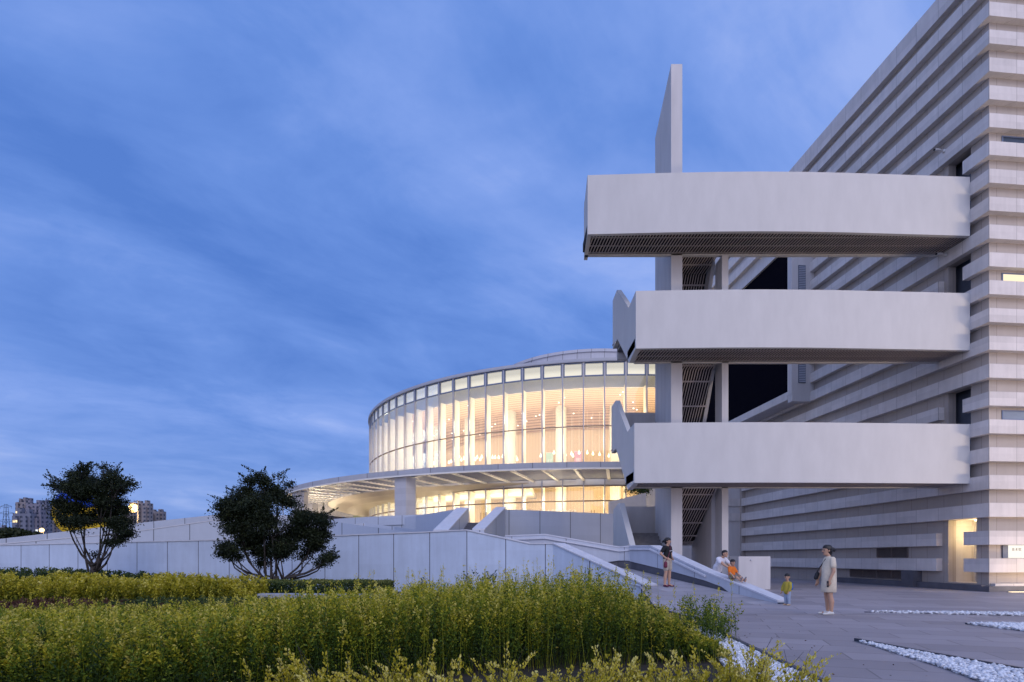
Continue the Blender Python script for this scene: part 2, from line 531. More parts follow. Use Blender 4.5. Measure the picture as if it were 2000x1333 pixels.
def louvre(y0, y1, z0, z1, n, mat, parent, x=BD, name='louvre'):
    f = MB()
    f.box(x - 0.05, x - 0.003, y0, y1, z0, z0 + .04).box(x - .05, x - 0.003, y0, y1, z1 - .04, z1)
    k = max(1, round((y1 - y0) / 0.95))
    for i in range(k + 1):
        yy = y0 + (y1 - y0) * i / k
        f.box(x - .055, x - 0.003, yy - .02, yy + .02, z0 + .041, z1 - .041)
    for i in range(n):
        q = z0 + .05 + (z1 - z0 - .1) * (i + .5) / n
        f.add([(x - .045, y0 + .02, q - .02), (x - .045, y1 - .02, q - .02), (x - .006, y1 - .02, q + .02), (x - .006, y0 + .02, q + .02)], [[0, 1, 2, 3]])
    f.box(x - .004, x - .002, y0, y1, z0, z1, mi=1)
    return f.build(name, [mat, M_VOID], parent)


louvre(4.23, 6.12, ZB(0) + BH + 0.03, ZB(1) - .03, 7, M_LOUVRE, museum)
louvre(4.23, 8.03, 0.32, ZB(0) - 0.03, 6, M_LOUVRE, museum)
MB().box(-.15, BD - .002, 3.45, 4.15, 0.0, ZB(0) - .01).build('pier', M_PLINTH, museum)
# bay with dark glazing on the long face
b = MB()
BX = -1.1
b.box(BX, BD - .01, 11.07, 11.5, 10.75, 22.4)                 # end wall with the vent
b.box(BX, BD - .01, 11.501, 30, 10.5, 10.95)                    # sill slab
b.box(BX + .02, BD - .01, 11.07, 11.5, 10.30, 10.749)
b.box(BX - .02, BD - .01, 11.501, 30, 19.4, 19.85)
b.box(BX + .10, BD - .01, 11.501, 30, 19.851, 22.4)
b.build('bay', M_FIN, museum)
MB().box(BX + 0.12, BD - .02, 11.501, 29.9, 10.951, 19.399).build('dark_glazing', M_DARKGLASS, museum)
for z in (20.4, 21.47):
    MB().box(BX - .17, BX + .099, 11.2, 30, z, z + BH).build('stone_band', M_BAND, museum)
for z0 in (16.0, 11.35):
    f = MB()
    f.box(-0.72, -.28, 11.03, 11.068, z0, z0 + 2.1, mi=1)
    for i in range(20):
        q = z0 + .05 + i * 0.1
        f.add([(-.70, 11.0, q), (-.30, 11.0, q), (-.30, 11.03, q + .07), (-.70, 11.03, q + .07)], [[0, 1, 2, 3]])
    f.build('vent', [M_LOUVREPALE, M_DOORGREY], museum)
# set-back wing behind
b = MB()
b.box(-4.6, -.001, 19.2, 28, 0, 10.2)
b.build('rear_wing', M_FIN, museum)
for z0, hh in ((3.95, .55), (5.0, .55)):
    MB().box(-4.6, -.02, 19.12, 19.199, z0, z0 + hh).build('stone_band', M_BAND, museum)
# assumed porch ceiling lamp, itself unseen, placed for the warm light inside
lamp = MB().lathe([(0.001, 0), (.12, 0), (.12, .05), (.001, .05)], 16, c=(1.0, 1.45, ZB(2) - .052)).build('assumed_porch_lamp', emit_mat('assumed_porch_glow', (1.0, .80, .45), 12.0), museum)


def lamp_point(name, loc, power, col, rad=0.15, parent=None):
    d = bpy.data.lights.new(name, 'POINT')
    d.energy = power
    d.color = col
    d.shadow_soft_size = rad
    o = bpy.data.objects.new(name, d)
    COL.objects.link(o)
    o.location = loc
    if parent is not None: o.parent = parent
    return o


lamp_point('assumed_porch_light', (0.9, 1.45, 2.35), 34, (1.0, .74, .36), .1, museum)  # point light of the assumed porch lamp

# sign beside the corner
sg = empty('wall_sign', C0 + Matrix.Rotation(MU_RZ, 3, 'Z') @ Vector((1.02, BD - .06, ZB(0) + BH + 0.02)), MU_RZ, 'backlit white sign with three small characters on the museum front', 'sign')
zs = ZB(1) - ZB(0) - BH
MB().box(-.22, -.001, 0.0, .05, 0.0, zs - .04).build('side_panel', M_DOORGREY, sg)
MB().box(0, 2.2, -.02, .05, 0.0, zs - .04).build('sign_face', emit_mat('sign_glow', (1.0, .97, .88), 1.1), sg)


def text_mesh(name, body, size, mat, parent, loc, rot=(R(90), 0, 0), extrude=0.004, align='LEFT', spacing=1.0, vertical=False):
    cu = bpy.data.curves.new(name, 'FONT')
    cu.body = body
    cu.size = size
    cu.extrude = extrude
    cu.align_x = align
    cu.space_character = spacing
    cu.space_line = 0.95
    o = bpy.data.objects.new(name, cu)
    COL.objects.link(o)
    me = bpy.data.meshes.new_from_object(o.evaluated_get(bpy.context.evaluated_depsgraph_get()))
    bpy.data.objects.remove(o)
    me.name = name
    me.materials.clear()
    me.materials.append(mat)
    ob = bpy.data.objects.new(name, me)
    COL.objects.link(ob)
    ob.parent = parent
    ob.location = loc
    ob.rotation_euler = rot
    return ob


M_INK = plain('sign_ink', (0.30, 0.22, 0.18), rough=.6)
text_mesh('lettering', '美术馆', 0.13, M_INK, sg, (0.12, -.023, 0.28), spacing=1.2)

# in-ground uplight strip at the foot of the front face
ul = empty('ground_light', C0 + Matrix.Rotation(MU_RZ, 3, 'Z') @ Vector((0.55, -0.36, 0.004)), MU_RZ, 'glowing light strip set in the paving at the foot of the museum', 'light')
MB().box(0, 4.5, 0, .20, 0, .012).build('housing', M_STEEL, ul)
MB().box(.06, 4.44, .03, .17, .0125, .02).build('lens', emit_mat('uplight_glow', (1.0, .80, .52), 3.5), ul)
ad = bpy.data.lights.new('uplight', 'AREA')
ad.shape = 'RECTANGLE'
ad.size, ad.size_y = 4.3, 0.16
ad.energy = 60
ad.color = (1.0, .70, .38)
ao = bpy.data.objects.new('uplight', ad)
COL.objects.link(ao)
ao.parent = ul
ao.location = (2.2, -0.9, 0.06)
ao.rotation_euler = (R(180 - 12), 0, 0)


for i, (t_, s_) in enumerate(((12.0, -20.0), (17.0, -20.5))):  # assumed floodlights out of view, added to brighten the museum front
    fp = C0 + Matrix.Rotation(MU_RZ, 3, 'Z') @ Vector((t_, s_, 0))
    fo = empty('assumed_floodlight', fp, MU_RZ, 'assumed ground-mounted warm flood lamp, added out of view to light the museum front', 'light', 'assumed flood lamps out of view before the museum')
    MB().box(-.25, .25, -.12, .12, .05, .35).build('housing', M_STEEL, fo)
    MB().box(-.22, .22, .121, .14, .08, .32).build('lens', M_LAMP, fo)
    MB().box(-.03, .03, -.03, .03, 0, .05).build('foot', M_STEEL, fo)
    sd_ = bpy.data.lights.new('assumed_flood_spot', 'SPOT')
    sd_.energy = 9000
    sd_.color = (1.0, .78, .56)
    sd_.spot_size = R(110)
    sd_.spot_blend = .6
    sd_.shadow_soft_size = 1.3
    so_ = bpy.data.objects.new('assumed_flood_spot', sd_)
    COL.objects.link(so_)
    so_.parent = fo
    so_.location = (0, .25, .3)
    so_.rotation_euler = (R(90 + 28), 0, R(8))

# security cameras
for i, (px, py, s, lab) in enumerate(((1846, 294, 5.0, 'white bullet security camera high on the museum wall above the top platform'),
                                      (1850, 497, 3.2, 'white bullet security camera under the top platform by the museum wall'))):
    q = (px - 1000) / F
    s = (18.2 - q * 21.7) / (q * .9954 + .0959)
    p = C0 + Vector((-.0959, .9954, 0)) * s
    p.z = EYE + (HOR - py) / F * p.y
    c = empty('security_camera', p + Vector((-.35, -.02, 0)), R(200), lab, 'camera', 'security cameras on the museum')
    MB().tube((-.16, 0, .03), (.16, 0, -.03), .05, .05, 12).build('housing', M_WHITE, c, smooth=False)
    MB().tube((.161, 0, -.03), (.18, 0, -.034), .042, .04, 12).build('lens', M_BLACK, c)
    MB().tube((-.05, 0, .06), (-.33, .05, -.02), .02, .02, 8).tube((-.33, .05, -.06), (-.36, .055, .05), .05, .05, 8).build('bracket', M_WHITE, c)

# utility box in the forecourt
ub = empty('utility_box', (9.2, 23.1, 0), R(2), 'plain white boxy enclosure standing in the plaza before the museum', 'enclosure')
MB().box(0, 1.32, 0, .95, .02, 1.37).build('cabinet', M_FIN, ub, bevel=.012)
MB().box(.02, 1.30, .02, .93, 0, .019).build('base', M_PLINTH, ub)
MB().tube((.52, 0, 1.22), (.52, -.05, 1.22), .035, .03, 10).build('knob', M_COPING, ub)

# ------------------------------------------------------------------ the white stair tower with three platforms
tower = empty('stair_tower', (6.7, 23.9, 0), 0, 'white concrete stair tower with three long cantilevered platforms', 'stair tower')
T0 = Vector((6.7, 23.9, 0))


def tw(*p):
    return Vector(p) - T0


def front_y(x, left):
    pts = [(3.0, 22.40), (4.5, 22.33), (6.0, 22.27), (8.0, 22.21), (9.6, 22.19), (11.5, 22.21), (13.0, 22.26), (15.5, 22.38), (18.6, 22.53)]
    for (a, b), (c, d) in zip(pts, pts[1:]):
        if x <= c: return b + (d - b) * (x - a) / (c - a)
    return pts[-1][1]


YB = 24.05
PLAT = [(14.05, 16.38, 2.98), (9.52, 11.78, 4.86), (4.25, 6.60, 4.80)]
for zi, (z0, z1, xl) in enumerate(PLAT):
    xs = [xl, 6.0, 8.0, 9.6, 11.5, 13.0, 15.5, 18.12]
    pl = MB()
    n = len(xs)
    # front parapet wall following a faint curve in plan
    for (xa, xb) in zip(xs, xs[1:]):
        ya, yb = front_y(xa, xl), front_y(xb, xl)
        v = [tw(xa, ya, z0), tw(xb, yb, z0), tw(xb, yb + .16, z0), tw(xa, ya + .16, z0),
             tw(xa, ya, z1), tw(xb, yb, z1), tw(xb, yb + .16, z1), tw(xa, ya + .16, z1)]
        pl.add(v, [[0, 3, 2, 1], [4, 5, 6, 7], [0, 1, 5, 4], [2, 3, 7, 6]])
    parent = pl.build('platform', M_WHITE, tower)
    bm = bmesh.new()
    bm.from_mesh(parent.data)
    bmesh.ops.remove_doubles(bm, verts=bm.verts, dist=1e-4)
    bmesh.ops.holes_fill(bm, edges=bm.edges)
    bmesh.ops.recalc_face_normals(bm, faces=bm.faces)
    bm.to_mesh(parent.data)
    bm.free()
    # floor slab, back parapet
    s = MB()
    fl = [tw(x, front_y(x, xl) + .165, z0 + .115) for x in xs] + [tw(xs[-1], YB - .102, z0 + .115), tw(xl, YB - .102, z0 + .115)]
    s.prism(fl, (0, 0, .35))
    s.build('floor_slab', M_VOID, parent)  # slab coloured black so the space above the slats looks unlit
    s = MB()
    if zi == 0:
        s.box(xl + .08 - T0.x, 18.12 - T0.x, YB - .1 - T0.y, YB + .06 - T0.y, z0, z1 - .02)
    else:
        s.box(8.9 - T0.x, 18.12 - T0.x, YB - .1 - T0.y, YB + .06 - T0.y, z0, z1 - .02)
        s.box(xl + .3 - T0.x, 8.899 - T0.x, YB - .1 - T0.y, YB + .06 - T0.y, z0, z0 + .42)
    s.build('back_parapet', M_WHITE, parent)
    # slatted soffit
    s = MB()
    d = Vector((-.0959, .9954, 0))
    x = xl - .10
    while x < 18.1:
        x += .125
        ya = front_y(x, xl) + .165
        p0 = Vector((x, ya, z0 + .03))
        p1 = p0 + d * ((YB - .12 - ya) / d.y)
        if p0.x < xl + .16: continue
        e = Vector((.017, 0, 0))
        h = Vector((0, 0, .03))
        s.prism([tw(*(p0 - e)), tw(*(p0 + e)), tw(*(p0 + e + h)), tw(*(p0 - e + h))], p1 - p0)
    s.build('soffit_slats', M_SLAT, parent)
    s = MB()
    for yy in (22.75, 23.35, YB - .2):
        s = MB()
        s.box(xl + .17 - T0.x, 18.1 - T0.x, yy - T0.y, yy + .035 - T0.y, z0 + .061, z0 + .085)
        s.build('soffit_rail', M_SLAT, parent)
    if zi == 0:
        s = MB()
        s.prism([tw(xl, front_y(xl, xl) + .161, z0), tw(xl + .10, YB + .30, z0), tw(xl + .10, YB + .30, z1 - .1), tw(xl, front_y(xl, xl) + .161, z1)], (.15, 0, 0))
        s.build('end_wall', M_WHITE, parent)

# fin wall and second column
f = MB()
f.prism([tw(6.70, 23.95, 0), tw(6.70, 26.62, 0), tw(6.70, 26.62, 20.95), tw(6.70, 23.95, 22.1)], (.47, 0, 0))
f.build('fin_wall', M_FIN, tower)
f = MB()
f.box(8.84 - T0.x, 9.11 - T0.x, 23.95 - T0.y, 24.75 - T0.y, 0, 14.05)
f.build('column', M_FIN, tower)
f = MB()
f.box(6.40 - T0.x, 6.699 - T0.x, 26.8 - T0.y, 27.25 - T0.y, 0, 3.0)
# stair flights: left flights rise to a rear half landing, right flights rise back to the platform above
HALF = [2.45, 6.95, 11.40]
lows = [0.88, 4.60, 9.87]
tops = [4.25, 9.52, 14.05]
for i in range(3):
    zl, zh, zt = lows[i], HALF[i], tops[i]
    st = MB()
    n = 9 + (i == 0)
    y0, y1 = (24.1, 26.3)
    for k in range(n):
        ya = y0 + (y1 - y0) * k / n
        yb = y0 + (y1 - y0) * (k + 1) / n
        za = zl + (zh - zl) * (k + 1) / n
        st.box(5.06 - T0.x, 6.69 - T0.x, ya - T0.y, yb - T0.y, za - (zh - zl) / n - .14, za)
    st.box(5.06 - T0.x, 7.17 - T0.x, y1 + .001 - T0.y, 27.35 - T0.y, zh - .2, zh)
    prof = [(24.06, zt + .0), (24.5, zt - .12), (26.4, zh - .28), (27.35, zh - .30)]
    if i == 0:
        prof = [(24.06, zt), (27.0, 2.0), (27.35, 1.95)]
    if i == 2:
        prof = [(24.06, zt), (25.3, zt - .16), (26.7, zh + .1), (27.35, zh)]
    m = 10
    for k in range(m):
        ya = 26.3 - (26.3 - 24.15) * k / m
        yb = 26.3 - (26.3 - 24.15) * (k + 1) / m
        zu = float(np.interp(yb, [q[0] for q in prof], [q[1] for q in prof])) + .30
        st.box(7.18 - T0.x, 8.6 - T0.x, yb - T0.y, ya - T0.y, zu, zu + .22)
    sp = st.build('stair_flight', plain('stair_concrete', (0.16, 0.155, 0.16), rough=.8, var=.2, scale=5), tower)
    # slats under the right flight
    s = MB()
    d = Vector((-.0959, .9954, 0))
    x = 7.06
    while x < 8.66:
        x += .115
        for (ya, za), (yb, zb) in zip(prof, prof[1:]):
            p0 = Vector((x - .0959 * (ya - 24), ya, za))
            p1 = Vector((x - .0959 * (yb - 24), yb, zb))
            e = Vector((.015, 0, 0))
            h = Vector((0, 0, .03))
            s.prism([tw(*(p0 - e)), tw(*(p0 + e)), tw(*(p0 + e + h)), tw(*(p0 - e + h))], p1 - p0)
    s.build('underside_slats', M_SLAT, sp)
    s = MB()
    for (ya, za), (yb, zb) in zip(prof, prof[1:]):
        k = max(1, round(((yb - ya) ** 2 + (zb - za) ** 2) ** .5 / 1.0))
        for q in range(k):
            yy = ya + (yb - ya) * (q + .5) / k
            zq = za + (zb - za) * (q + .5) / k
            MB().box(7.18 - T0.x, 8.7 - T0.x, yy - T0.y, yy + .05 - T0.y, zq + .032, zq + .09).build('slat_rail', M_SLAT, sp)
    # black sheet standing in for the dark void above the slats
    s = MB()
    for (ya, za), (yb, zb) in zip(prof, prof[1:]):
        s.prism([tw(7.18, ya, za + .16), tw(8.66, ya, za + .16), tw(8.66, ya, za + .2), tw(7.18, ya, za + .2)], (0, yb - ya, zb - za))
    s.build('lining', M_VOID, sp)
    # side wall of the right flight and the back wall of the half landing
    s = MB()
    s.prism(([tw(8.68, 24.76, zt - .05), tw(8.68, 26.45, zh - .42), tw(8.68, 27.5, zh - .42)] if i else [tw(8.68, 24.76, 0), tw(8.68, 27.5, 0)]) + [ tw(8.68, 27.5, zh + 1.2), tw(8.68, 26.4, zh + 1.2), tw(8.68, 24.76, zt + 1.5)], (.16, 0, 0))
    s.build('side_wall', M_FIN, tower)
    s = MB()
    zbk = (zh - .55)
    s.box(5.07 - T0.x, 8.679 - T0.x, 27.36 - T0.y, 27.5 - T0.y, zbk, zh + 1.35 if i else 3.78)
    s.build('landing_wall', M_FIN, tower)

# left parapets: the zig-zag cheek walls seen at the ends of the two lower platforms
for (z0, z1, xl), zh, ztop in ((PLAT[1], 11.40, 13.72), (PLAT[2], 6.35, 8.60)):
    yf = front_y(xl, xl) + .161
    c = MB()
    c.prism([tw(xl, yf, z0), tw(xl, 23.62, z0 - .12), tw(xl, 26.25, zh), tw(xl, 27.45, zh), tw(xl, 27.45, ztop), tw(xl, 26.35, ztop), tw(xl, 23.68, z1 - .05), tw(xl, yf, z1)], (.2, 0, 0))
    c.build('stair_parapet', M_WHITE, tower)
    s = MB()
    x = xl + .2
    while x < 6.6:
        x += .107
        s.prism([tw(x - .014, 23.9, z0 + .10), tw(x + .014, 23.9, z0 + .10), tw(x + .014, 23.9, z0 + .15), tw(x - .014, 23.9, z0 + .15)], (-.24, 2.35, zh - z0))
        s.prism([tw(x - .24 - .014, 26.25, zh + .10), tw(x - .24 + .014, 26.25, zh + .10), tw(x - .24 + .014, 26.25, zh + .15), tw(x - .24 - .014, 26.25, zh + .15)], (-.1, 1.1, 0))
    s.build('underside_slats', M_SLAT, tower)
c = MB()
c.prism([tw(4.88, 23.2, 0.3), tw(4.88, 27.45, .3), tw(4.88, 27.45, 3.62), tw(4.88, 26.3, 3.80), tw(4.88, 25.9, 3.80), tw(4.88, 23.25, 1.55)], (.24, 0, 0))
c.build('stair_parapet', M_WHITE, tower)

# ------------------------------------------------------------------ the round glass theatre
RC = Vector((11.2, 83.0, 0))
RR = 31.0
rot = empty('round_theatre', RC, 0, 'brightly lit round glass theatre with a ring canopy', 'building')
A = lambda k: R(-1.47 - 3.55 * k)
KR = range(-12, 24)
M_BLIND, T_ = new_mat('glowing_blind')  # light through the blind is put in as its own glow
co_ = T_.n('ShaderNodeTexCoord').outputs['Object']
z_ = T_.n('ShaderNodeSeparateXYZ', ins={0: co_}).outputs[2]
st_ = T_.math('LESS_THAN', T_.math('FRACT', T_.math('MULTIPLY', z_, 9.0)), .25)
k_ = T_.n('ShaderNodeMapRange', ins={0: z_, 1: 18.4, 2: 18.8, 3: 1.0, 4: .70}).outputs[0]  # glow painted weaker towards the top
e_ = T_.n('ShaderNodeEmission', ins={0: (1.0, .91, .74, 1), 1: T_.math('MULTIPLY', k_, T_.math('SUBTRACT', 1.0, T_.math('MULTIPLY', st_, .14)))})
T_.n('ShaderNodeOutputMaterial', ins={0: e_.outputs[0]})
FL = 4.1
Z_TR, Z_HD, Z_CL0, Z_CL1, Z_RIM0, Z_RIM1 = 13.4, 17.23, 18.08, 19.25, 19.28, 19.66


def pol(r, a, z):
    return Vector((r * math.sin(a), -r * math.cos(a), z))


def radial_box(mb, a, r0, r1, hw, z0, z1, mi=0):
    er, et = Vector((math.sin(a), -math.cos(a), 0)), Vector((math.cos(a), math.sin(a), 0))
    vs = []
    for z in (z0, z1):
        for r, t in ((r0, -hw), (r1, -hw), (r1, hw), (r0, hw)):
            vs.append(er * r + et * t + Vector((0, 0, z)))
    mb.add(vs, [[0, 3, 2, 1], [4, 5, 6, 7], [0, 1, 5, 4], [1, 2, 6, 5], [2, 3, 7, 6], [3, 0, 4, 7]], mi)


def arc_panel(mb, a0, a1, r, z0, z1, t=0.03):
    v = [pol(r, a0, z0), pol(r, a1, z0), pol(r, a1, z1), pol(r, a0, z1), pol(r - t, a0, z0), pol(r - t, a1, z0), pol(r - t, a1, z1), pol(r - t, a0, z1)]
    mb.add(v, [[0, 1, 2, 3], [4, 7, 6, 5], [0, 4, 5, 1], [1, 5, 6, 2], [2, 6, 7, 3], [3, 7, 4, 0]])


for k in KR:
    a = A(k)
    m = MB()
    radial_box(m, a, RR - .14, RR + .10, .050, FL, Z_RIM0 - .01)
    m.build('mullion', M_MULLION, rot)
    m = MB()
    radial_box(m, a, RR - .92, RR - .16, .05, FL + .02, Z_HD - .02)
    m.build('glass_fin', M_FIN_GLASS, rot)
for k in KR:
    if k == 23: continue
    a1, a0 = A(k) - R(.16), A(k + 1) + R(.16)
    for z0, z1 in ((10.05, Z_TR - .04), (Z_TR + .04, Z_CL0 - .11)):
        m = MB()
        arc_panel(m, a0, a1, RR, z0, z1)
        m.build('glass_pane', M_GLASS, rot)
    m = MB()
    arc_panel(m, a0, a1, RR, FL + .05, 7.85)
    m.build('ground_pane', M_GLASS, rot)
    # clerestory light with its blue-grey frame
    m = MB()
    ins = R(.17)
    arc_panel(m, a0, a1, RR + .05, Z_CL0 - .10, Z_CL0 + .02, .08)
    arc_panel(m, a0, a1, RR + .05, Z_CL1 - .07, Z_RIM0 - .01, .08)
    arc_panel(m, a0, a0 + ins, RR + .05, Z_CL0 + .021, Z_CL1 - .071, .08)
    arc_panel(m, a1 - ins, a1, RR + .05, Z_CL0 + .021, Z_CL1 - .071, .08)
    w_ = m.build('clerestory_window', M_FRAME, rot)
    m = MB()
    arc_panel(m, a0 + ins, a1 - ins, RR, Z_CL0 + .021, Z_CL1 - .071)
    m.build('pane', M_GLASS, w_)
    m = MB()
    arc_panel(m, a0 + ins, a1 - ins, RR - .12, Z_CL0 + .021, Z_CL1 - .071)
    m.build('blind', M_BLIND, w_)
AA0, AA1 = A(23), A(-12)


def ring(name, prof, mat, n=96, a0=0, a1=2 * math.pi, closed=True, c=(0, 0, 0), smooth=False, parent=rot):
    m = MB()
    m.lathe(prof, n, c=c, a0=a0, a1=a1, closed=closed)
    return m.build(name, mat, parent, smooth=smooth)


ring('transom', [(RR - .05, Z_TR - .05), (RR + .05, Z_TR - .05), (RR + .05, Z_TR + .05), (RR - .05, Z_TR + .05)], M_BRONZE, 48, AA0, AA1)
ring('door_transom', [(RR - .06, 6.48), (RR + .06, 6.48), (RR + .06, 6.6), (RR - .06, 6.6)], M_BRONZE, 48, AA0, AA1)
ring('head_rail', [(RR - .06, 7.86), (RR + .06, 7.86), (RR + .06, 8.0), (RR - .06, 8.0)], M_BRONZE, 48, AA0, AA1)
ring('rim', [(RR - .3, Z_RIM0), (RR + .20, Z_RIM0), (RR + .22, Z_RIM0 + .08), (RR + .22, Z_RIM1 - .08), (RR - .3, Z_RIM1 - .04)], M_ALU, 144)
ring('roof_deck', [(0.1, Z_RIM1 - .12), (RR - .31, Z_RIM1 - .12), (RR - .31, Z_RIM1 - .3), (.1, Z_RIM1 - .3)], M_ALU, 64)
ring('rear_wall', [(RR - .2, FL), (RR, FL), (RR, Z_RIM0 - .01), (RR - .2, Z_RIM0 - .01)], M_CREAM, 64, AA1 + R(.3), AA0 + 2 * math.pi - R(.3))
# inside: bulkheads, wooden ceiling, timber-lined inner wall, floors
ring('bulkhead', [(RR - 1.2, Z_HD), (RR - 1.1, Z_HD), (RR - .75, Z_CL1 + .1), (RR - .85, Z_CL1 + .1)], M_CREAM, 72, AA0, AA1)
ring('ceiling', [(RR - 1.25, Z_HD + .02), (28.0, 17.1), (24.5, 16.4), (21.6, 15.2)], M_CEIL, 96, AA0, AA1, closed=False, smooth=True)
ring('inner_wall', [(21.5, FL), (21.5, 15.35)], M_WOODWALL, 96, AA0, AA1, closed=False, smooth=True)
ring('gallery_floor', [(RR - .16, 9.55), (RR - .16, 10.02), (21.52, 10.02), (21.52, 9.55)], M_CREAM, 72, AA0, AA1)
ring('bulkhead', [(RR - .20, 7.95), (RR - .16, 7.95), (RR - .16, 9.54), (RR - .20, 9.54)], M_BEAM, 72, AA0, AA1)
ring('spandrel', [(RR - .1, 8.01), (RR, 8.01), (RR, 10.04), (RR - .1, 10.04)], M_CREAM, 72, AA0, AA1)
ring('lobby_floor', [(RR, FL - .3), (RR, FL), (21.52, FL), (21.52, FL - .3)], M_FLOORIN, 72, AA0, AA1)
for i in range(10):
    a = R(-75 + i * 12.2)
    m = MB()
    o_ = pol(25.6, a, 0)
    m.lathe([(.55, FL + .01), (.55, 9.54)], 20, c=(o_.x, o_.y, 0))
    m.lathe([(.55, 10.03), (.55, 16.9)], 20, c=(o_.x, o_.y, 0))
    m.build('interior_column', M_IVORY, rot, smooth=True)
# second tier above the roof
ring('upper_tier', [(13.2, 19.4), (13.2, 26.6), (13.35, 26.6), (13.35, 26.95), (.1, 27.3)],
     panel_mat('tier_panel', (0.50, 0.49, 0.52), pitch=1.6, axis=(1, .25), joint=.06, var=.04), 96, closed=False)
# ceiling downlights
rnd = random.Random(4)
m = MB()
for i in range(70):
    a = R(rnd.uniform(-74, 25))
    r = rnd.uniform(22.6, 29.0)
    z = np.interp(r, [21.6, 24.5, 28.0, 29.75], [15.2, 16.4, 17.1, 17.25]) - .05
    q = pol(r, a, z)
    m.lathe([(.001, -.02), (.065, -.02), (.065, .03)], 10, c=q)
m.build('ceiling_downlights', M_DOWN, rot)['kind'] = 'stuff'
# bare point lights added to brighten the lobby and fins, no fixtures
for i in range(25):
    a = R(-84 + i * 4.3)
    lamp_point('lobby_fill_light', pol(28.4, a, 12.4), 140, (1.0, .86, .66), .9, rot)
    lamp_point('lobby_fill_light', pol(29.0, a + R(1.8), 15.0), 105, (1.0, .86, .62), .7, rot)
    lamp_point('lobby_fill_light', pol(28.2, a + R(1.2), 6.7), 230, (1.0, .84, .58), .7, rot)
# the ring canopy, on its own centre
CC = Vector((8.5, 85.1, 0)) - RC
RO = 40.1
ring('canopy_fascia', [(RO - .22, 8.50), (RO, 8.50), (RO, 8.93), (RO - .22, 8.93)],
     panel_mat('fascia_panel', (0.44, 0.44, 0.47), pitch=2.6, axis=(1, .3), joint=.05, var=.05, tone=.10), 180, c=CC)
ring('canopy_edge', [(RO - .25, 8.36), (RO - .02, 8.36), (RO - .02, 8.495), (RO - .25, 8.495)], M_BEAM, 180, c=CC)
m = MB()
DC = Vector((6.0, 85.0, 0)) - RC
NB = 96
bj = 0
for i in range(NB):
    a = R(-1.3) + 2 * math.pi * i / NB
    er0 = Vector((math.sin(a), -math.cos(a), 0))
    start = CC + er0 * (RO - .26)
    er = (start - (Vector((20, 110, 0)) - RC)).normalized() if a < R(30) or a > R(250) else er0
    # length: up to the drum glass or the dish
    ri = -12.0
    for step in range(200):
        r = -step * .1
        p = start + er * r
        if p.length < RR + .15 or (p - DC).length < 31.9:
            ri = r
            break
    et = Vector((-er.y, er.x, 0))
    vs = []
    for z in (8.38, 8.72):
        for r, t in ((ri, -.13), (0, -.13), (0, .13), (ri, .13)):
            vs.append(start + er * r + et * t + Vector((0, 0, z)))
    m = MB()
    m.add(vs, [[0, 3, 2, 1], [4, 5, 6, 7], [0, 1, 5, 4], [1, 2, 6, 5], [2, 3, 7, 6], [3, 0, 4, 7]])
    m.build('canopy_beam', M_BEAM, rot)
m = MB()
for j in range(24):
    r = RO - .60 - j * .50
    # louvre blades: tilted rings, cut where they would run into the drum or dish
    n = 240
    run = []
    for i in range(n + 1):
        a = 2 * math.pi * i / n
        p = CC + Vector((math.sin(a), -math.cos(a), 0)) * r
        if p.length > RR + .2 and (p - DC).length > 32.0:
            run.append(a)
        else:
            if len(run) > 2:
                m.lathe([(r - .20, 8.50), (r + .17, 8.60), (r + .175, 8.575), (r - .195, 8.475)], len(run) - 1, c=CC, a0=run[0], a1=run[-1])
            run = []
    if len(run) > 2:
        m.lathe([(r - .20, 8.50), (r + .17, 8.60), (r + .175, 8.575), (r - .195, 8.475)], len(run) - 1, c=CC, a0=run[0], a1=run[-1])
m.build('canopy_louvres', M_PURLIN, rot)['kind'] = 'stuff'
ring('soffit_dish', [(31.9, 8.46), (31.9, 8.36), (31.0, 8.02), (29.5, 7.72), (27.5, 7.60), (24, 7.6), (24, 7.9), (31, 8.7), (31.9, 8.6)], M_DISH, 160, a0=R(-150), a1=R(-8), c=DC, smooth=False)
for px, y in ((788, 50.3), (582, 62.0), (606, 75.0)):
    x = (px - 1000) / F * y
    p = Vector((x, y, 0)) - RC
    a = math.atan2((p - CC).x, -(p - CC).y)
    er, et = Vector((math.sin(a), -math.cos(a), 0)), Vector((math.cos(a), math.sin(a), 0))
    m = MB()
    poly = [(-1.05, -.35), (-.62, .45), (.62, .45), (1.05, -.35), (.7, -.9), (-.7, -.9)]
    m.prism([p + et * u + er * v + Vector((0, 0, 3.2)) for u, v in poly], (0, 0, 8.36 - 3.2))
    m.build('canopy_column', panel_mat('column_panel', (0.50, 0.49, 0.51), pitch=40, joint=.02, var=.05, streak=.06), rot)
for i in range(9):  # bare point lights added to brighten the canopy underside
    a = R(-128 + i * 24)
    lamp_point('canopy_fill_light', CC + Vector((math.sin(a), -math.cos(a), 0)) * 35.5 + Vector((0, 0, 4.9)), 330, (1.0, .80, .54), .3, rot)

for a_, r_ in ((-72, 37.0), (-58, 37.5), (-86, 36.0)):  # more point lights added to brighten the left canopy end
    a = R(a_)
    lamp_point('canopy_fill_light', CC + Vector((math.sin(a), -math.cos(a), 0)) * r_ + Vector((0, 0, 5.2)), 420, (1.0, .80, .50), .3, rot)

# pendant drop lamps and banners inside the upper foyer
def ray_ring(px, r):
    t = (px - 1000) / F
    a_, b_, c_ = t * t + 1, -2 * (t * RC.x + RC.y), RC.x ** 2 + RC.y ** 2 - r * r
    Y = (-b_ - math.sqrt(b_ * b_ - 4 * a_ * c_)) / (2 * a_)
    return Y


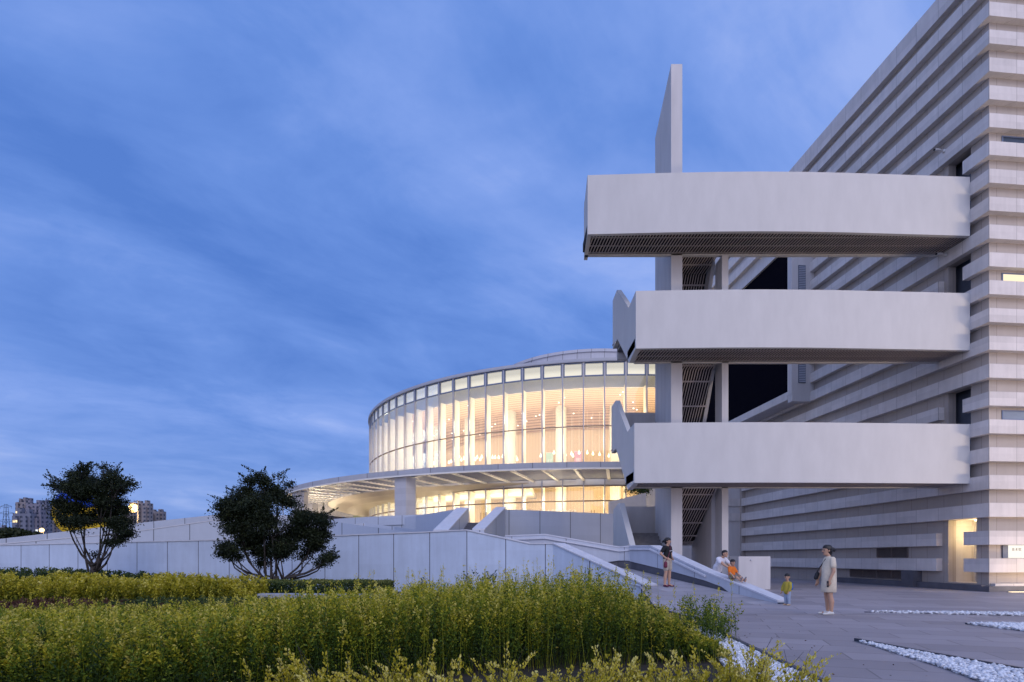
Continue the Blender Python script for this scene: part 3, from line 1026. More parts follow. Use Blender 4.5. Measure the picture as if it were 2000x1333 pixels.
drops = [(1056, 891), (1082, 885), (1090, 886), (1105, 889), (1116, 887), (1119, 891), (1131, 885), (1147, 885), (1158, 887), (1171, 888), (1189, 891), (1196, 887),
         (847, 906), (852, 905), (857, 896), (877, 904), (881, 902), (897, 892), (901, 899), (906, 896), (910, 899), (914, 896), (928, 898), (932, 894), (938, 898), (941, 893),
         (962, 894), (967, 894), (974, 894), (982, 892), (1000, 890), (1007, 891), (1010, 898)]
proto = None
for px, py in drops:
    p = P(px, py, ray_ring(px, 25.2))
    if proto is None:
        proto = empty('pendant_lamp', p, 0, 'small glowing drop shaped pendant lamp hanging inside the round theatre', 'lamp', 'drop shaped pendant lamps in the foyer')
        MB().lathe([(.001, -.15), (.08, -.12), (.11, -.05), (.10, .03), (.05, .15), (.012, .28), (.001, .34)], 12).build('shade', M_LAMP, proto, smooth=True)
        MB().tube((0, 0, .33), (0, 0, 4.3), .008, .008, 5).build('cord', M_BEAM, proto)
    else:
        c = proto.copy()
        COL.objects.link(c)
        c.location = p
        for ch in list(proto.children):
            q = ch.copy()
            COL.objects.link(q)
            q.parent = c
M_BGREEN = plain('banner_green', (0.52, 0.72, 0.62), rough=.8, var=.05)
M_BPINK = plain('banner_pink', (0.72, 0.42, 0.52), rough=.8, var=.05)
M_BINK = plain('banner_white', (0.9, 0.88, 0.85), rough=.8)
for px, lab, mt, txt in ((1073.5, 'pale green hanging banner inside the round theatre', M_BGREEN, '红\n色\n经\n典'),
                         (1129.0, 'pink hanging banner with white characters inside the round theatre', M_BPINK, '周\n末\n音\n乐')):
    Y = ray_ring(px, 22.6)
    c = empty('hanging_banner', (P(px, 900, Y).x, Y, 10.05), 0, lab, 'banner', 'banners hung in the foyer')
    MB().box(-.38, .38, 0, .02, -.6, 2.62).build('cloth', mt, c)
    MB().tube((-.42, .01, 2.64), (.42, .01, 2.64), .03, .03, 8).build('rod', M_BEAM, c)
    text_mesh('lettering', txt, .58, M_BINK, c, (-.27, -.004, 1.45))
# welcome lettering on the ground-floor glass, door handles
Yg = ray_ring(1086, RR + .12)
wl = text_mesh('glass_lettering', '合肥大剧院 欢迎您', 0.42, plain('letter_white', (0.95, 0.93, 0.88), rough=.5), rot, Vector((P(1048, 992, Yg).x, Yg - .12, 5.42)) - RC, rot=(R(90), 0, R(-4)), spacing=1.12)
for px in (905, 942, 1077, 1117, 1158):
    for s in (-1, 1):
        Y = ray_ring(px, RR + .1)
        p = P(px + s * 3.0, 1000, Y) - RC
        m = MB()
        m.tube((p.x, p.y, FL + .5), (p.x, p.y, FL + 1.6), .028, .028, 8)
        m.tube((p.x, p.y, FL + .6), (p.x, p.y + .12, FL + .6), .02, .02, 6).tube((p.x, p.y, FL + 1.5), (p.x, p.y + .12, FL + 1.5), .02, .02, 6)
        m.build('door_handle', plain('handle_bronze', (0.35, 0.2, 0.12), rough=.35, metal=.6) if 'handle_bronze' not in bpy.data.materials else bpy.data.materials['handle_bronze'], rot)

# ------------------------------------------------------------------ terrace, ramps and their walls
tr = MB()
tr.lathe([(.5, FL - .32), (40.3, FL - .32)], 96, c=(8.5, 85.1, 0), closed=False)
tag(tr.build('terrace_paving', M_PAVE2, fix=False), kind='structure')
e = MB()
e.lathe([(40.4, 4.15), (40.62, 4.15), (40.62, 4.95), (40.4, 4.95)], 80, c=(8.5, 85.1, 0), a0=R(-100), a1=R(-23), closed=True)
e.lathe([(40.4, 0), (40.5, 0), (40.5, 4.149), (40.4, 4.149)], 80, c=(8.5, 85.1, 0), a0=R(-100), a1=R(-14), closed=True)
tag(e.build('terrace_wall', M_GRANITE_FAR), 'curved pale granite edge wall below the round theatre canopy', 'wall')


def wall_strip(mb, pts, th, z0=0.0, back=(0, 1), mi=0):
    """pts: (x, y, ztop[, zbottom]) along the front face; the wall thickens along back"""
    for p, q in zip(pts, pts[1:]):
        bx, by = back[0] * th, back[1] * th
        pb, qb = (p[3] if len(p) > 3 else z0), (q[3] if len(q) > 3 else z0)
        v = [(p[0], p[1], pb), (q[0], q[1], qb), (q[0] + bx, q[1] + by, qb), (p[0] + bx, p[1] + by, pb),
             (p[0], p[1], p[2]), (q[0], q[1], q[2]), (q[0] + bx, q[1] + by, q[2]), (p[0] + bx, p[1] + by, p[2])]
        mb.add(v, [[0, 3, 2, 1], [4, 5, 6, 7], [0, 1, 5, 4], [1, 2, 6, 5], [2, 3, 7, 6], [3, 0, 4, 7]], mi)


def pp(px, py, Y):
    p = P(px, py, Y)
    return (p.x, p.y, p.z)


# long front retaining wall
A_PTS = [(-25.8, 26.5, 1.84), (-23.4, 26, 1.87), (-12.7, 24.3, 2.05), (-7.29, 23, 2.18), (-3.37, 22, 2.28), (-1.72, 21.5, 2.34), (.67, 21.2, 1.82), (1.51, 21.0, 1.82)]
aw = MB()
wall_strip(aw, A_PTS, .40, -.02, (.30, .95))
wall_strip(aw, [A_PTS[-1], (4.25, 18.25, .40)], .62, -.02, (.72, .69))
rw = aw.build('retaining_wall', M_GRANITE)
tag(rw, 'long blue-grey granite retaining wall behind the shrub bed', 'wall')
aw = MB()
wall_strip(aw, [(x - .02, y - .03, z + .045, z + .001) for x, y, z in A_PTS], .47, 0, (.30, .95))
wall_strip(aw, [(x - .02, y - .03, z + .045, z + .001) for x, y, z in [A_PTS[-1], (4.29, 18.2, .40)]], .70, 0, (.72, .69))
aw.build('coping', M_COPING, rw)

# right-hand ramp wall with handrail ledge and shadow-gap plinth
AX = Vector((-.39, .92, 0))
TIP = Vector((7.57, 16.2, 0))


def rp(s, off=0.0):
    return TIP + AX * s + Vector((.92, .39, 0)) * off


rz = lambda s: max(0.0, .12 * s)
cp = []
for s, zt, gap in ((0, .06, 0), (1.4, .44, .0), (2.2, .64, .12), (2.96, .83, .20), (4.52, 1.31, .26), (5.9, 1.74, .28), (7.27, 1.76, .30)):
    p = rp(s)
    cp.append((p.x, p.y, zt, rz(s) + gap if gap else -.02))
cw = MB()
wall_strip(cw, cp, .42, 0, (.92, .39))
cp2 = [(cp[-1][0], cp[-1][1], 1.76, 1.2), (4.35, 23.1, 1.72, 1.2), (1.36, 23.4, 2.25, .8), (-.3, 23.8, 2.2, .8)]
wall_strip(cw, cp2, .40, 0, (.1, .99))
rw2 = cw.build('ramp_wall', M_GRANITE_RAMP)
tag(rw2, 'sloping granite ramp wall running down to the plaza', 'wall')
cw = MB()
wall_strip(cw, [(x - .02, y - .01, z + .05, z + .002) for x, y, z, _ in cp], .47, 0, (.92, .39))
wall_strip(cw, [(x, y - .02, z + .05, z + .002) for x, y, z, _ in cp2], .45, 0, (.1, .99))
cw.build('coping', M_COPING, rw2)
cw = MB()
wall_strip(cw, [(rp(s, -.07).x, rp(s, -.07).y, z - .07, z - .13) for s, z in ((2.9, .81), (4.52, 1.31), (5.9, 1.74), (7.2, 1.76))], .068, 0, (.92, .39))
wall_strip(cw, [(4.75, 22.84, 1.66, 1.60), (4.33, 23.03, 1.62, 1.56), (1.36, 23.33, 2.15, 2.09), (-.3, 23.73, 2.1, 2.04)], .068, 0, (.1, .99))
cw.build('handrail', M_COPING, rw2)
cw = MB()
wall_strip(cw, [(rp(s, .05).x, rp(s, .05).y, rz(s) + g_ - .002, -.02) for s, g_ in ((1.5, .03), (2.2, .12), (2.96, .20), (4.52, .26), (5.9, .28), (7.2, .30))] + [(4.3, 23.2, 1.198, -.02), (1.36, 23.45, 1.3, -.02)], .3, 0, (.92, .39))
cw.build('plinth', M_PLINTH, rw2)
MB().box(-.14, .14, -.05, .05, 0, .035, M=Matrix.Translation((7.70, 16.16, 0.005)) @ Matrix.Rotation(R(12), 4, 'Z')).build('end_cap', M_STEEL, rw2)

# ramp floor
rf = MB()
L0 = TIP - Vector((.92, .39, 0)) * 4.2
pts = [TIP + Vector((0, 0, .006)), L0 + Vector((0, 0, .006)), Vector((4.1, 18.3, rz((Vector((4.1, 18.3, 0)) - TIP).dot(AX)))), Vector((1.6, 21.3, .93)), Vector((1.6, 23.5, .93)), Vector((4.4, 23.3, .93)), Vector((rp(7.3).x, rp(7.3).y, .88))]
rf.add([tuple(p) for p in pts], [[0, 1, 2, 6], [2, 3, 4, 5, 6]])
rf.add([(1.6, 21.3, .93), (1.6, 23.5, .93), (-2.0, 23.9, 1.42), (-2.0, 21.8, 1.42)], [[0, 1, 2, 3]])
rf.add([(-2.0, 23.9, 1.42), (-2.0, 21.8, 1.42), (-8, 23.4, 1.42), (-8, 26.5, 1.42), (0, 26.5, 1.42)], [[0, 1, 2, 3, 4]])
tag(rf.build('ramp', M_RAMPFLOOR), kind='structure')

# stair up to the theatre terrace with its two cheek walls
st = MB()
for i in range(16):
    y = 26.2 + i * .44
    st.box(-3.0, -1.1 + i * .02, y, y + .441, 1.0, 1.5 + (i + 1) * .115)
stair = st.build('terrace_stair', plain('dark_step_stone', (.12, .12, .15), rough=.7, var=.15))
tag(stair, 'dark stone steps climbing between granite cheek walls to the theatre terrace', 'stairs')


def cheek(name, pts_front, th, label):
    m = MB()
    o = m.prism(pts_front, th).build(name, M_GRANITE_FAR)
    return tag(o, label, 'wall')


lw = MB()
lw.prism([P(848, 1038, 26) + Vector((0, 0, -1.2)), P(848, 1038, 26), P(893, 994, 33), P(893, 994, 33) + Vector((0, 0, -1.25))], (.62, 0, 0))
lw.box(P(893, 994, 33).x, P(893, 994, 33).x + .62, 33.001, 33.6, P(893, 994, 33).z - 1.0, P(893, 994, 33).z)
o = lw.build('cheek_wall', M_GRANITE_FAR)
tag(o, 'sloping granite cheek wall on the left of the terrace steps', 'wall')
q0, q1 = P(848, 1038, 26), P(893, 994, 33)
MB().prism([q0 + Vector((-.04, 0, .002)), q1 + Vector((-.04, 0, .002)), q1 + Vector((-.04, 0, .07)), q0 + Vector((-.04, 0, .07))], (.70, 0, 0)).build('coping', M_COPING, o)
lw = MB()
q0, q1 = P(924, 1036, 26), P(970, 993, 33)
lw.prism([q0 + Vector((0, 0, -1.2)), q0, q1, q1 + Vector((0, 0, -2.6))], (.5, 0, 0))
wall_strip(lw, [(q1.x + .501, 33, q1.z - .01), pp(985, 995, 33.1), pp(1200, 1004, 34)], .35, .5)
o = lw.build('terrace_parapet', M_GRANITE_FAR)
tag(o, 'blue-grey granite parapet between the terrace steps and the stair tower', 'wall')
MB().prism([q0 + Vector((-.04, 0, .002)), q1 + Vector((-.04, 0, .002)), q1 + Vector((-.04, 0, .07)), q0 + Vector((-.04, 0, .07))], (.58, 0, 0)).build('coping', M_COPING, o)
lw = MB()
wall_strip(lw, [pp(770, 1014, 50), pp(812, 1008, 47), pp(895, 994, 34.0)], .35, 1.0, (-.3, .9))
tag(lw.build('terrace_parapet', M_GRANITE_FAR), 'pale granite parapet rising from the canopy column to the terrace steps', 'wall')
# switchback ramp between the terrace and the front wall
lw = MB()
wall_strip(lw, [pp(560, 1012, 43), pp(650, 1019, 39), pp(850, 1047, 28)], .3, .3)
tag(lw.build('switchback_wall', M_GRANITE_FAR), 'low granite wall of the switchback ramp right of the tree', 'wall')
lw = MB()
wall_strip(lw, [pp(640, 1030, 42), pp(712, 1022, 43), pp(770, 1029, 41), pp(870, 1042, 32)], .3, .3)
tag(lw.build('switchback_wall', M_GRANITE_FAR), 'second switchback ramp wall just below the canopy column', 'wall')
# long ramp walls on the left
lw = MB()
wall_strip(lw, [pp(-90, 1061, 34), pp(0, 1053, 35), pp(270, 1022, 40), pp(438, 1004, 44), pp(575, 1007, 47)], .4, 0)
o = lw.build('ramp_parapet', M_GRANITE_FAR)
tag(o, 'upper pale parapet of the long ramp climbing behind the two trees', 'wall')
lw = MB()
wall_strip(lw, [pp(-90, 1074, 30), pp(0, 1064, 30.5), pp(245, 1042, 33), pp(430, 1016, 36), pp(620, 1014, 40)], .4, 0)
o = lw.build('ramp_parapet', M_GRANITE_FAR)
tag(o, 'lower pale parapet of the long ramp, nearer the retaining wall', 'wall')
lw = MB()
wall_strip(lw, [(x, y - .03, z + .06, z + .002) for x, y, z in (pp(-90, 1074, 30), pp(0, 1064, 30.5), pp(245, 1042, 33), pp(430, 1016, 36), pp(620, 1014, 40))], .46, 0)
lw.build('coping', M_COPING, o)
# warm lit planter wall beside the tower
pw = MB()
wall_strip(pw, [pp(1190, 980, 40), pp(1262, 963, 40.5)], .4, 2.5)
o = tag(pw.build('planter_wall', plain('planter_cream', (.62, .55, .48), rough=.8, var=.06)), 'cream planter wall lit warmly behind the stair tower', 'wall')

# ------------------------------------------------------------------ gravel strips with steel edging
def in_poly(x, y, poly):
    c = False
    j = len(poly) - 1
    for i in range(len(poly)):
        xi, yi = poly[i]
        xj, yj = poly[j]
        if (yi > y) != (yj > y) and x < (xj - xi) * (y - yi) / (yj - yi + 1e-12) + xi: c = not c
        j = i
    return c


M_PEBBLE = leaf_mat('white_pebble', [(0, (.42, .42, .44)), (.5, (.66, .66, .68)), (1, (.82, .82, .82))], rough=.5, trans=0.0)
M_PEBBASE = plain('gravel_base', (.34, .34, .36), rough=.9, var=.3, scale=40)


def ico(sub):
    bm = bmesh.new()
    bmesh.ops.create_icosphere(bm, subdivisions=sub, radius=1)
    v = np.array([tuple(x.co) for x in bm.verts])
    f = np.array([[l.index for l in x.verts] for x in bm.faces])
    bm.free()
    return v, f


def tri_mesh(name, V, Fc, tone, mat, parent=None, smooth=False):
    me = bpy.data.meshes.new(name)
    nv, nf, k = len(V), len(Fc), Fc.shape[1]
    me.vertices.add(nv)
    me.vertices.foreach_set('co', V.astype(np.float32).ravel())
    me.loops.add(nf * k)
    me.loops.foreach_set('vertex_index', Fc.astype(np.int32).ravel())
    me.polygons.add(nf)
    me.polygons.foreach_set('loop_start', np.arange(0, nf * k, k, dtype=np.int32))
    if smooth: me.polygons.foreach_set('use_smooth', np.ones(nf, dtype=bool))
    me.update(calc_edges=True)
    at = me.attributes.new('tone', 'FLOAT', 'POINT')
    at.data.foreach_set('value', tone.astype(np.float32))
    me.materials.append(mat)
    o = bpy.data.objects.new(name, me)
    COL.objects.link(o)
    if parent is not None: o.parent = parent
    return o


def gravel(poly, size, layers, seed, label, dens=0.75):
    r = np.random.default_rng(seed)
    xs = [p[0] for p in poly]
    ys = [p[1] for p in poly]
    area = .5 * abs(sum(poly[i][0] * poly[(i + 1) % len(poly)][1] - poly[(i + 1) % len(poly)][0] * poly[i][1] for i in range(len(poly))))
    n = int(area / (size * size * 2.2) * layers * dens * 2)
    v0, f0 = ico(1)
    pts = []
    while len(pts) < n:
        x, y = r.uniform(min(xs), max(xs)), r.uniform(min(ys), max(ys))
        if in_poly(x, y, poly): pts.append((x, y))
    pts = np.array(pts)
    sc = r.uniform(.55, 1.15, (n, 1)) * size * np.stack([r.uniform(.8, 1.25, n), r.uniform(.7, 1.1, n), r.uniform(.5, .85, n)], 1)
    ang = r.uniform(0, 6.28, n)
    nv = len(v0)
    V = v0[None] * (1 + r.uniform(-.16, .16, (n, nv, 1))) * sc[:, None, :]
    c, s = np.cos(ang)[:, None], np.sin(ang)[:, None]
    X = V[..., 0] * c - V[..., 1] * s + pts[:, 0:1]
    Y = V[..., 0] * s + V[..., 1] * c + pts[:, 1:2]
    Z = V[..., 2] + r.uniform(.0, size * 1.3, (n, 1)) + .006
    V = np.stack([X, Y, Z], 2).reshape(-1, 3)
    Fc = (f0[None] + (np.arange(n) * nv)[:, None, None]).reshape(-1, 3)
    tone = np.repeat(r.uniform(0, 1, n), nv)
    o = tri_mesh('white_gravel', V, Fc, tone, M_PEBBLE)
    tag(o, label, 'gravel', kind='stuff')
    m = MB()
    m.add([(x, y, .006) for x, y in poly], [list(range(len(poly)))])
    m.build('gravel_base', M_PEBBASE, o)
    return o


def g2(px, py):
    p = G(px, py)
    return (p.x, p.y)


def edging(pts, label, h=.045, w=.05):
    m = MB()
    for a, b in zip(pts, pts[1:]):
        d = Vector((b[0] - a[0], b[1] - a[1], 0)).normalized()
        nrm = Vector((-d.y, d.x, 0)) * w
        m.prism([(a[0], a[1], .002), (a[0] + nrm.x, a[1] + nrm.y, .002), (a[0] + nrm.x, a[1] + nrm.y, h), (a[0], a[1], h)], (b[0] - a[0], b[1] - a[1], 0))
    return tag(m.build('steel_edging', M_STEEL), label, 'edging')


ky = [3.5, 6.0, 8.0, 10.4]
gravel([(kerb_x(3.5) - .05, 3.5), (kerb_x(10.6) - .05, 10.6), (kerb_x(10.6) - .35, 10.6), (kerb_x(7) - .75, 7), (kerb_x(3.5) - 1.0, 3.5)], .024, 2, 1, 'white pebble strip between the shrubs and the paving')
edging([(kerb_x(3.0), 3.0), (kerb_x(11.0), 11.0)], 'dark steel edging between the white pebbles and the paving', h=.06)
W1 = [g2(1668, 1253), g2(1820, 1282), g2(2000, 1314), g2(2160, 1345), (8.2, 3.2), g2(1990, 1362), g2(1845, 1307), g2(1705, 1263)]
gravel(W1, .025, 2, 2, 'nearest white pebble wedge in the plaza paving')
edging(W1[:4], 'dark steel edging along the nearest pebble wedge', h=.05)
W2 = [g2(1888, 1220), g2(2000, 1221.5), g2(2200, 1224), g2(2200, 1262), g2(2000, 1234)]
gravel(W2, .032, 2, 3, 'middle white pebble wedge at the right edge of the plaza')
edging(W2[:3], 'dark steel edging along the middle pebble wedge', h=.03)
W3 = [g2(1690, 1197.0), g2(2000, 1199.6), g2(2250, 1202), g2(2250, 1208), g2(2000, 1203.8)]
gravel(W3, .032, 2, 4, 'thin farthest white pebble strip across the plaza')
edging(W3[:3], 'dark steel edging along the thin far pebble strip', h=.02)

# ------------------------------------------------------------------ plants
def leaves(C, D, L, W, tone, rng, fold=0.25):
    """leaf blades: centres C (n,3), directions D (n,3), length L, width W -> folded four-corner blades"""
    n = len(C)
    D = D / (np.linalg.norm(D, axis=1, keepdims=True) + 1e-9)
    rv = rng.normal(size=(n, 3))
    S = np.cross(D, rv)
    S /= (np.linalg.norm(S, axis=1, keepdims=True) + 1e-9)
    N = np.cross(S, D)
    L = np.asarray(L).reshape(-1, 1) * np.ones((n, 1))
    W = np.asarray(W).reshape(-1, 1) * np.ones((n, 1))
    b = C - D * L * .5
    t = C + D * L * .5
    mid = C + D * L * .05 + N * W * fold
    V = np.stack([b, mid + S * W * .5, t, mid - S * W * .5], 1).reshape(-1, 3)
    o = np.arange(n) * 4
    Fc = np.concatenate([np.stack([o, o + 1, o + 2], 1), np.stack([o, o + 2, o + 3], 1)])
    return V, Fc, np.repeat(tone, 4)


def stems(B, T, r, tone, n=3):
    """thin tapered stems from B to T"""
    k = len(B)
    ang = np.arange(n) * 2 * np.pi / n
    off = np.stack([np.cos(ang), np.sin(ang), np.zeros(n)], 1)
    r = np.asarray(r).reshape(-1, 1, 1) * np.ones((k, 1, 1))
    V = np.concatenate([B[:, None] + off[None] * r, T[:, None] + off[None] * r * .35], 1).reshape(-1, 3)
    o = (np.arange(k) * 2 * n)[:, None]
    fs = []
    for i in range(n):
        j = (i + 1) % n
        fs.append(np.concatenate([o + i, o + j, o + n + j], 1))
        fs.append(np.concatenate([o + i, o + n + j, o + n + i], 1))
    return V, np.concatenate(fs), np.repeat(tone, 2 * n)


def merge(parts):
    V, Fc, Tn, o = [], [], [], 0
    for v, f, t in parts:
        V.append(v)
        Fc.append(f + o)
        Tn.append(t)
        o += len(v)
    return np.concatenate(V), np.concatenate(Fc), np.concatenate(Tn)


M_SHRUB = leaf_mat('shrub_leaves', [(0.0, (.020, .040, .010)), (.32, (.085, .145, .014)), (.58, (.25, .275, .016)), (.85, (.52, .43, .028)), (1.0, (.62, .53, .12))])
M_GOLD = leaf_mat('golden_leaves', [(0.0, (.06, .085, .010)), (.4, (.32, .29, .014)), (.75, (.60, .49, .04)), (1.0, (.72, .63, .20))])
M_HEDGE = leaf_mat('hedge_leaves', [(0.0, (.012, .030, .012)), (.5, (.04, .075, .022)), (.8, (.13, .15, .035)), (1.0, (.24, .23, .06))])
M_RUST = leaf_mat('rust_leaves', [(0.0, (.03, .012, .010)), (.5, (.10, .035, .025)), (1.0, (.15, .085, .05))])
M_DARKLEAF = leaf_mat('silhouette_leaves', [(0.0, (.006, .010, .004)), (.6, (.016, .026, .009)), (1.0, (.050, .058, .016))], trans=.12)  # near-black leaf colour stands in for a backlit silhouette
M_BARK = plain('bark', (.05, .042, .038), rough=.9, var=.3, scale=14)
M_FARLEAF = leaf_mat('far_leaves', [(0.0, (.010, .016, .006)), (.6, (.03, .038, .010)), (1.0, (.07, .07, .015))])


def stem_bed(name, rng, pts, hts, mat, label, leaf_n, leaf_L, spread, pvar=.12, tone0=.15, tone1=.85, lean=.10, stem_r=.004, extra=None, leaf_from=.10, kind='stuff', cat='shrubs', top_tuft=.0):
    n = len(pts)
    B = np.concatenate([pts, np.zeros((n, 1)) - .02], 1)
    T = B.copy()
    T[:, 2] = hts
    T[:, :2] += rng.normal(0, 1, (n, 2)) * (hts * lean)[:, None]
    t = rng.uniform(leaf_from, 1.0, (n, leaf_n)) ** .75
    base = B[:, None] + (T - B)[:, None] * t[..., None]
    a = rng.uniform(0, 2 * np.pi, (n, leaf_n))
    rad = rng.uniform(.1, 1, (n, leaf_n)) * spread * (1.30 - .85 * t ** 2)
    base[..., 0] += np.cos(a) * rad
    base[..., 1] += np.sin(a) * rad
    base[..., 2] += rng.uniform(-.02, .03, (n, leaf_n))
    D = np.stack([np.cos(a), np.sin(a), rng.uniform(.1, 1.5, (n, leaf_n))], -1) + rng.normal(0, .35, (n, leaf_n, 3))
    plant = rng.normal(0, pvar, (n, 1))
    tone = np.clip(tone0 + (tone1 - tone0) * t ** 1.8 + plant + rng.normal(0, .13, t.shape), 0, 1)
    L = leaf_L * rng.uniform(.6, 1.3, n * leaf_n)
    parts = [leaves(base.reshape(-1, 3), D.reshape(-1, 3), L, L * .48, tone.ravel(), rng),
             stems(B, T, stem_r, np.clip(.35 + plant[:, 0], 0, 1))]
    if extra: parts += extra
    o = tri_mesh(name, *merge(parts), mat)
    tag(o, label, cat, kind=kind)
    return o


rng = np.random.default_rng(11)


def hx(x):
    return np.interp(x, [-12, -8.1, -3.2, -1.6, -.5, .6, 1.5, 2.4, 2.9, 3.3], [.46, .50, .64, .86, .94, 1.02, .95, .80, .55, .35])


# tall stemmy shrub mass in the middle of the bed
N = 8000
x0_ = rng.uniform(0, 1, N)
y = np.interp(x0_, [0, .45, .75, 1], [4.9, 5.3, 6.6, 7.2]) + 0
y = y + (np.interp(x0_, [0, .4, .6, 1], [9.9, 10.2, 11.8, 12.2]) - y) * rng.uniform(0, 1, N) ** 1.35
xr = np.array([kerb_x(v) for v in y]) - np.interp(y, [6, 8, 12], [.62, .55, .45])
xl = -1.02 * y - 1.2
x = xl + (xr - xl) * x0_
patch = np.sin(x * 1.7 + y * .9) * .5 + np.sin(x * .7 - y * 1.3 + 2) * .5
cells = rng.uniform(0, 1, (60, 60))
cellv = cells[(np.floor((x + .13 * np.sin(y * 7)) * 2.6).astype(int)) % 60, (np.floor((y + .13 * np.sin(x * 7)) * 2.6).astype(int)) % 60]
h = hx(x) * (1.14 - .05 * (y - 6.9)) * (1 - .42 * rng.uniform(0, 1, N) ** 1.7) * (1 + .07 * patch) * (.74 + .38 * cellv)
h = h * np.clip(.12 + (np.array([kerb_x(v) for v in y]) - x - .42) / 1.75, .12, 1.0)
# a few tall seed stalks
k = 170
ys = rng.uniform(5.6, 11.5, k)
xs = -1.0 * ys + (np.array([kerb_x(v) for v in ys]) - .5 + 1.0 * ys) * rng.uniform(0, 1, k)
Bs = np.stack([xs, ys, np.zeros(k)], 1)
Ts = Bs.copy()
Ts[:, 2] = (hx(xs) + rng.uniform(.05, .34, k))
Ts[:, :2] += rng.normal(0, .06, (k, 2))
sd = Ts[:, None] + np.stack([rng.normal(0, .012, (k, 14)), rng.normal(0, .012, (k, 14)), -rng.uniform(0, .22, (k, 14))], -1)
ex = [stems(Bs, Ts, .0030, np.full(k, .62)),
      leaves(sd.reshape(-1, 3), rng.normal(0, .4, (k * 14, 3)) + np.array([0, 0, 1]), .03, .012, np.full(k * 14, .9), rng)]
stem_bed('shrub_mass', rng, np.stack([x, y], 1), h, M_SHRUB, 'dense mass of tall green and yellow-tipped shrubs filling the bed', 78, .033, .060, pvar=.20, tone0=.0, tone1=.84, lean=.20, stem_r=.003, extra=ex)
# airy plants at the right end of the mass
N = 120
y = rng.uniform(8.6, 10.6, N)
x = np.array([kerb_x(v) for v in y]) - rng.uniform(.05, .65, N)
stem_bed('airy_shrubs', rng, np.stack([x, y], 1), rng.uniform(.28, .66, N), M_SHRUB, 'loose airy green shrubs leaning over the pebble strip', 26, .045, .09, tone0=.15, tone1=.50, lean=.22)

# golden privets in front, each a shrub of its own
gx = [(-2.05, 5.1), (-1.55, 4.75), (-1.02, 5.0), (-.62, 4.85), (-.15, 4.7), (.28, 4.95), (.70, 4.75), (1.05, 5.05), (1.38, 4.8), (1.72, 5.15), (2.02, 4.85), (2.25, 5.4), (2.40, 4.9), (-1.3, 4.35), (-.4, 4.3), (.5, 4.25), (1.35, 4.3), (2.1, 4.35)]
glabels = ['small golden privet at the left end of the front row', 'golden privet with one bowed leftward shoot near the left end of the front row', 'golden privet with a tall upright plume in the front row',
           'golden privet between the tall plume and the slanted shoots', 'golden privet leaning right at the bottom centre of the picture', 'golden privet with short sprays, right of bottom centre',
           'golden privet with a thick leaning plume in the front row', 'golden privet behind the thick leaning plume', 'golden privet in the densest part of the front row', 'golden privet standing back near the pebble strip',
           'bushy golden privet near the pebble strip', 'golden privet farthest back along the pebble strip', 'golden privet spilling on to the white pebbles',
           'golden privet cut by the bottom edge at the left', 'golden privet cut by the bottom edge left of centre', 'golden privet cut by the bottom edge at the centre', 'golden privet cut by the bottom edge right of centre', 'golden privet cut by the bottom edge beside the pebbles']
for i, ((px_, py_), lab) in enumerate(zip(gx, glabels)):
    r_ = np.random.default_rng(100 + i)
    ns = 34
    hb = .30 + .12 * (i in (1, 2, 6, 4)) + .08 * (px_ > 1.0)
    if i >= 13: hb = .16
    B = np.stack([px_ + r_.normal(0, .10, ns), py_ + r_.normal(0, .10, ns), np.zeros(ns)], 1)
    dirx = r_.normal(0, .55, ns)
    hh = hb * np.where(r_.uniform(0, 1, ns) > .86, r_.uniform(1.15, 1.5, ns), r_.uniform(.5, 1.05, ns))
    T = B + np.stack([dirx * .34, r_.normal(0, .16, ns), hh], 1)
    nl = 88
    t = r_.uniform(.12, 1, (ns, nl))
    bend = (t ** 2)[..., None] * np.stack([dirx * .10, np.zeros(ns), -np.abs(dirx) * .05], 1)[:, None]
    C = B[:, None] + (T - B)[:, None] * t[..., None] + bend
    a = r_.uniform(0, 2 * np.pi, (ns, nl))
    rad = .036 * (1.15 - t * .75)
    D = (T - B)[:, None] * 1.2 + np.stack([np.cos(a), np.sin(a), r_.uniform(0, .7, (ns, nl))], -1) * .5
    C = C + np.stack([np.cos(a) * rad, np.sin(a) * rad, np.zeros_like(a)], -1)
    tone = np.clip(.28 + .55 * t + r_.normal(0, .14, t.shape) + r_.normal(0, .1, (ns, 1)), 0, 1)
    L = .030 * r_.uniform(.6, 1.25, ns * nl)
    root = empty('golden_privet', (px_, py_, 0), 0, lab, 'shrub', 'golden privets along the front of the bed')
    loc = np.array([px_, py_, 0])
    V, Fc, tn = leaves(C.reshape(-1, 3) - loc, D.reshape(-1, 3), L, L * .55, tone.ravel(), r_)
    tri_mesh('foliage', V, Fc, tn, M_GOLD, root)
    V, Fc, tn = stems(B - loc, T - loc, .004, np.full(ns, .3))
    tri_mesh('stem', V, Fc, tn, M_BARK, root)

# rear rows: golden shrubs at the left, rusty ground cover, clipped hedge, dark strip by the wall
N = 1500
x = rng.uniform(-17.5, -7.0, N)
y = 15.0 + 2.2 * rng.uniform(0, 1, N)
stem_bed('golden_shrub_row', rng, np.stack([x, y], 1), np.interp(x, [-17, -12, -8, -7], [.86, .78, .76, .60]) * (1 - .45 * rng.uniform(0, 1, N) ** 2) * (1 + .13 * np.sin(x * 2.3 + y * 3) + .07 * np.sin(x * 6.1 - y * 5)), M_GOLD, 'row of golden shrubs in front of the retaining wall at the left', 64, .070, .11, tone0=.0, tone1=.72)
N = 900
x = rng.uniform(-17, -5.2, N)
y = rng.uniform(11.6, 14.6, N)
stem_bed('rust_groundcover', rng, np.stack([x, y], 1), rng.uniform(.16, .30, N) + .04 * np.sin(x), M_RUST, 'strip of rusty brown ground cover between the shrub rows', 30, .06, .12, tone0=.1, tone1=.8)
N = 500
x = rng.uniform(-9.5, -4.0, N)
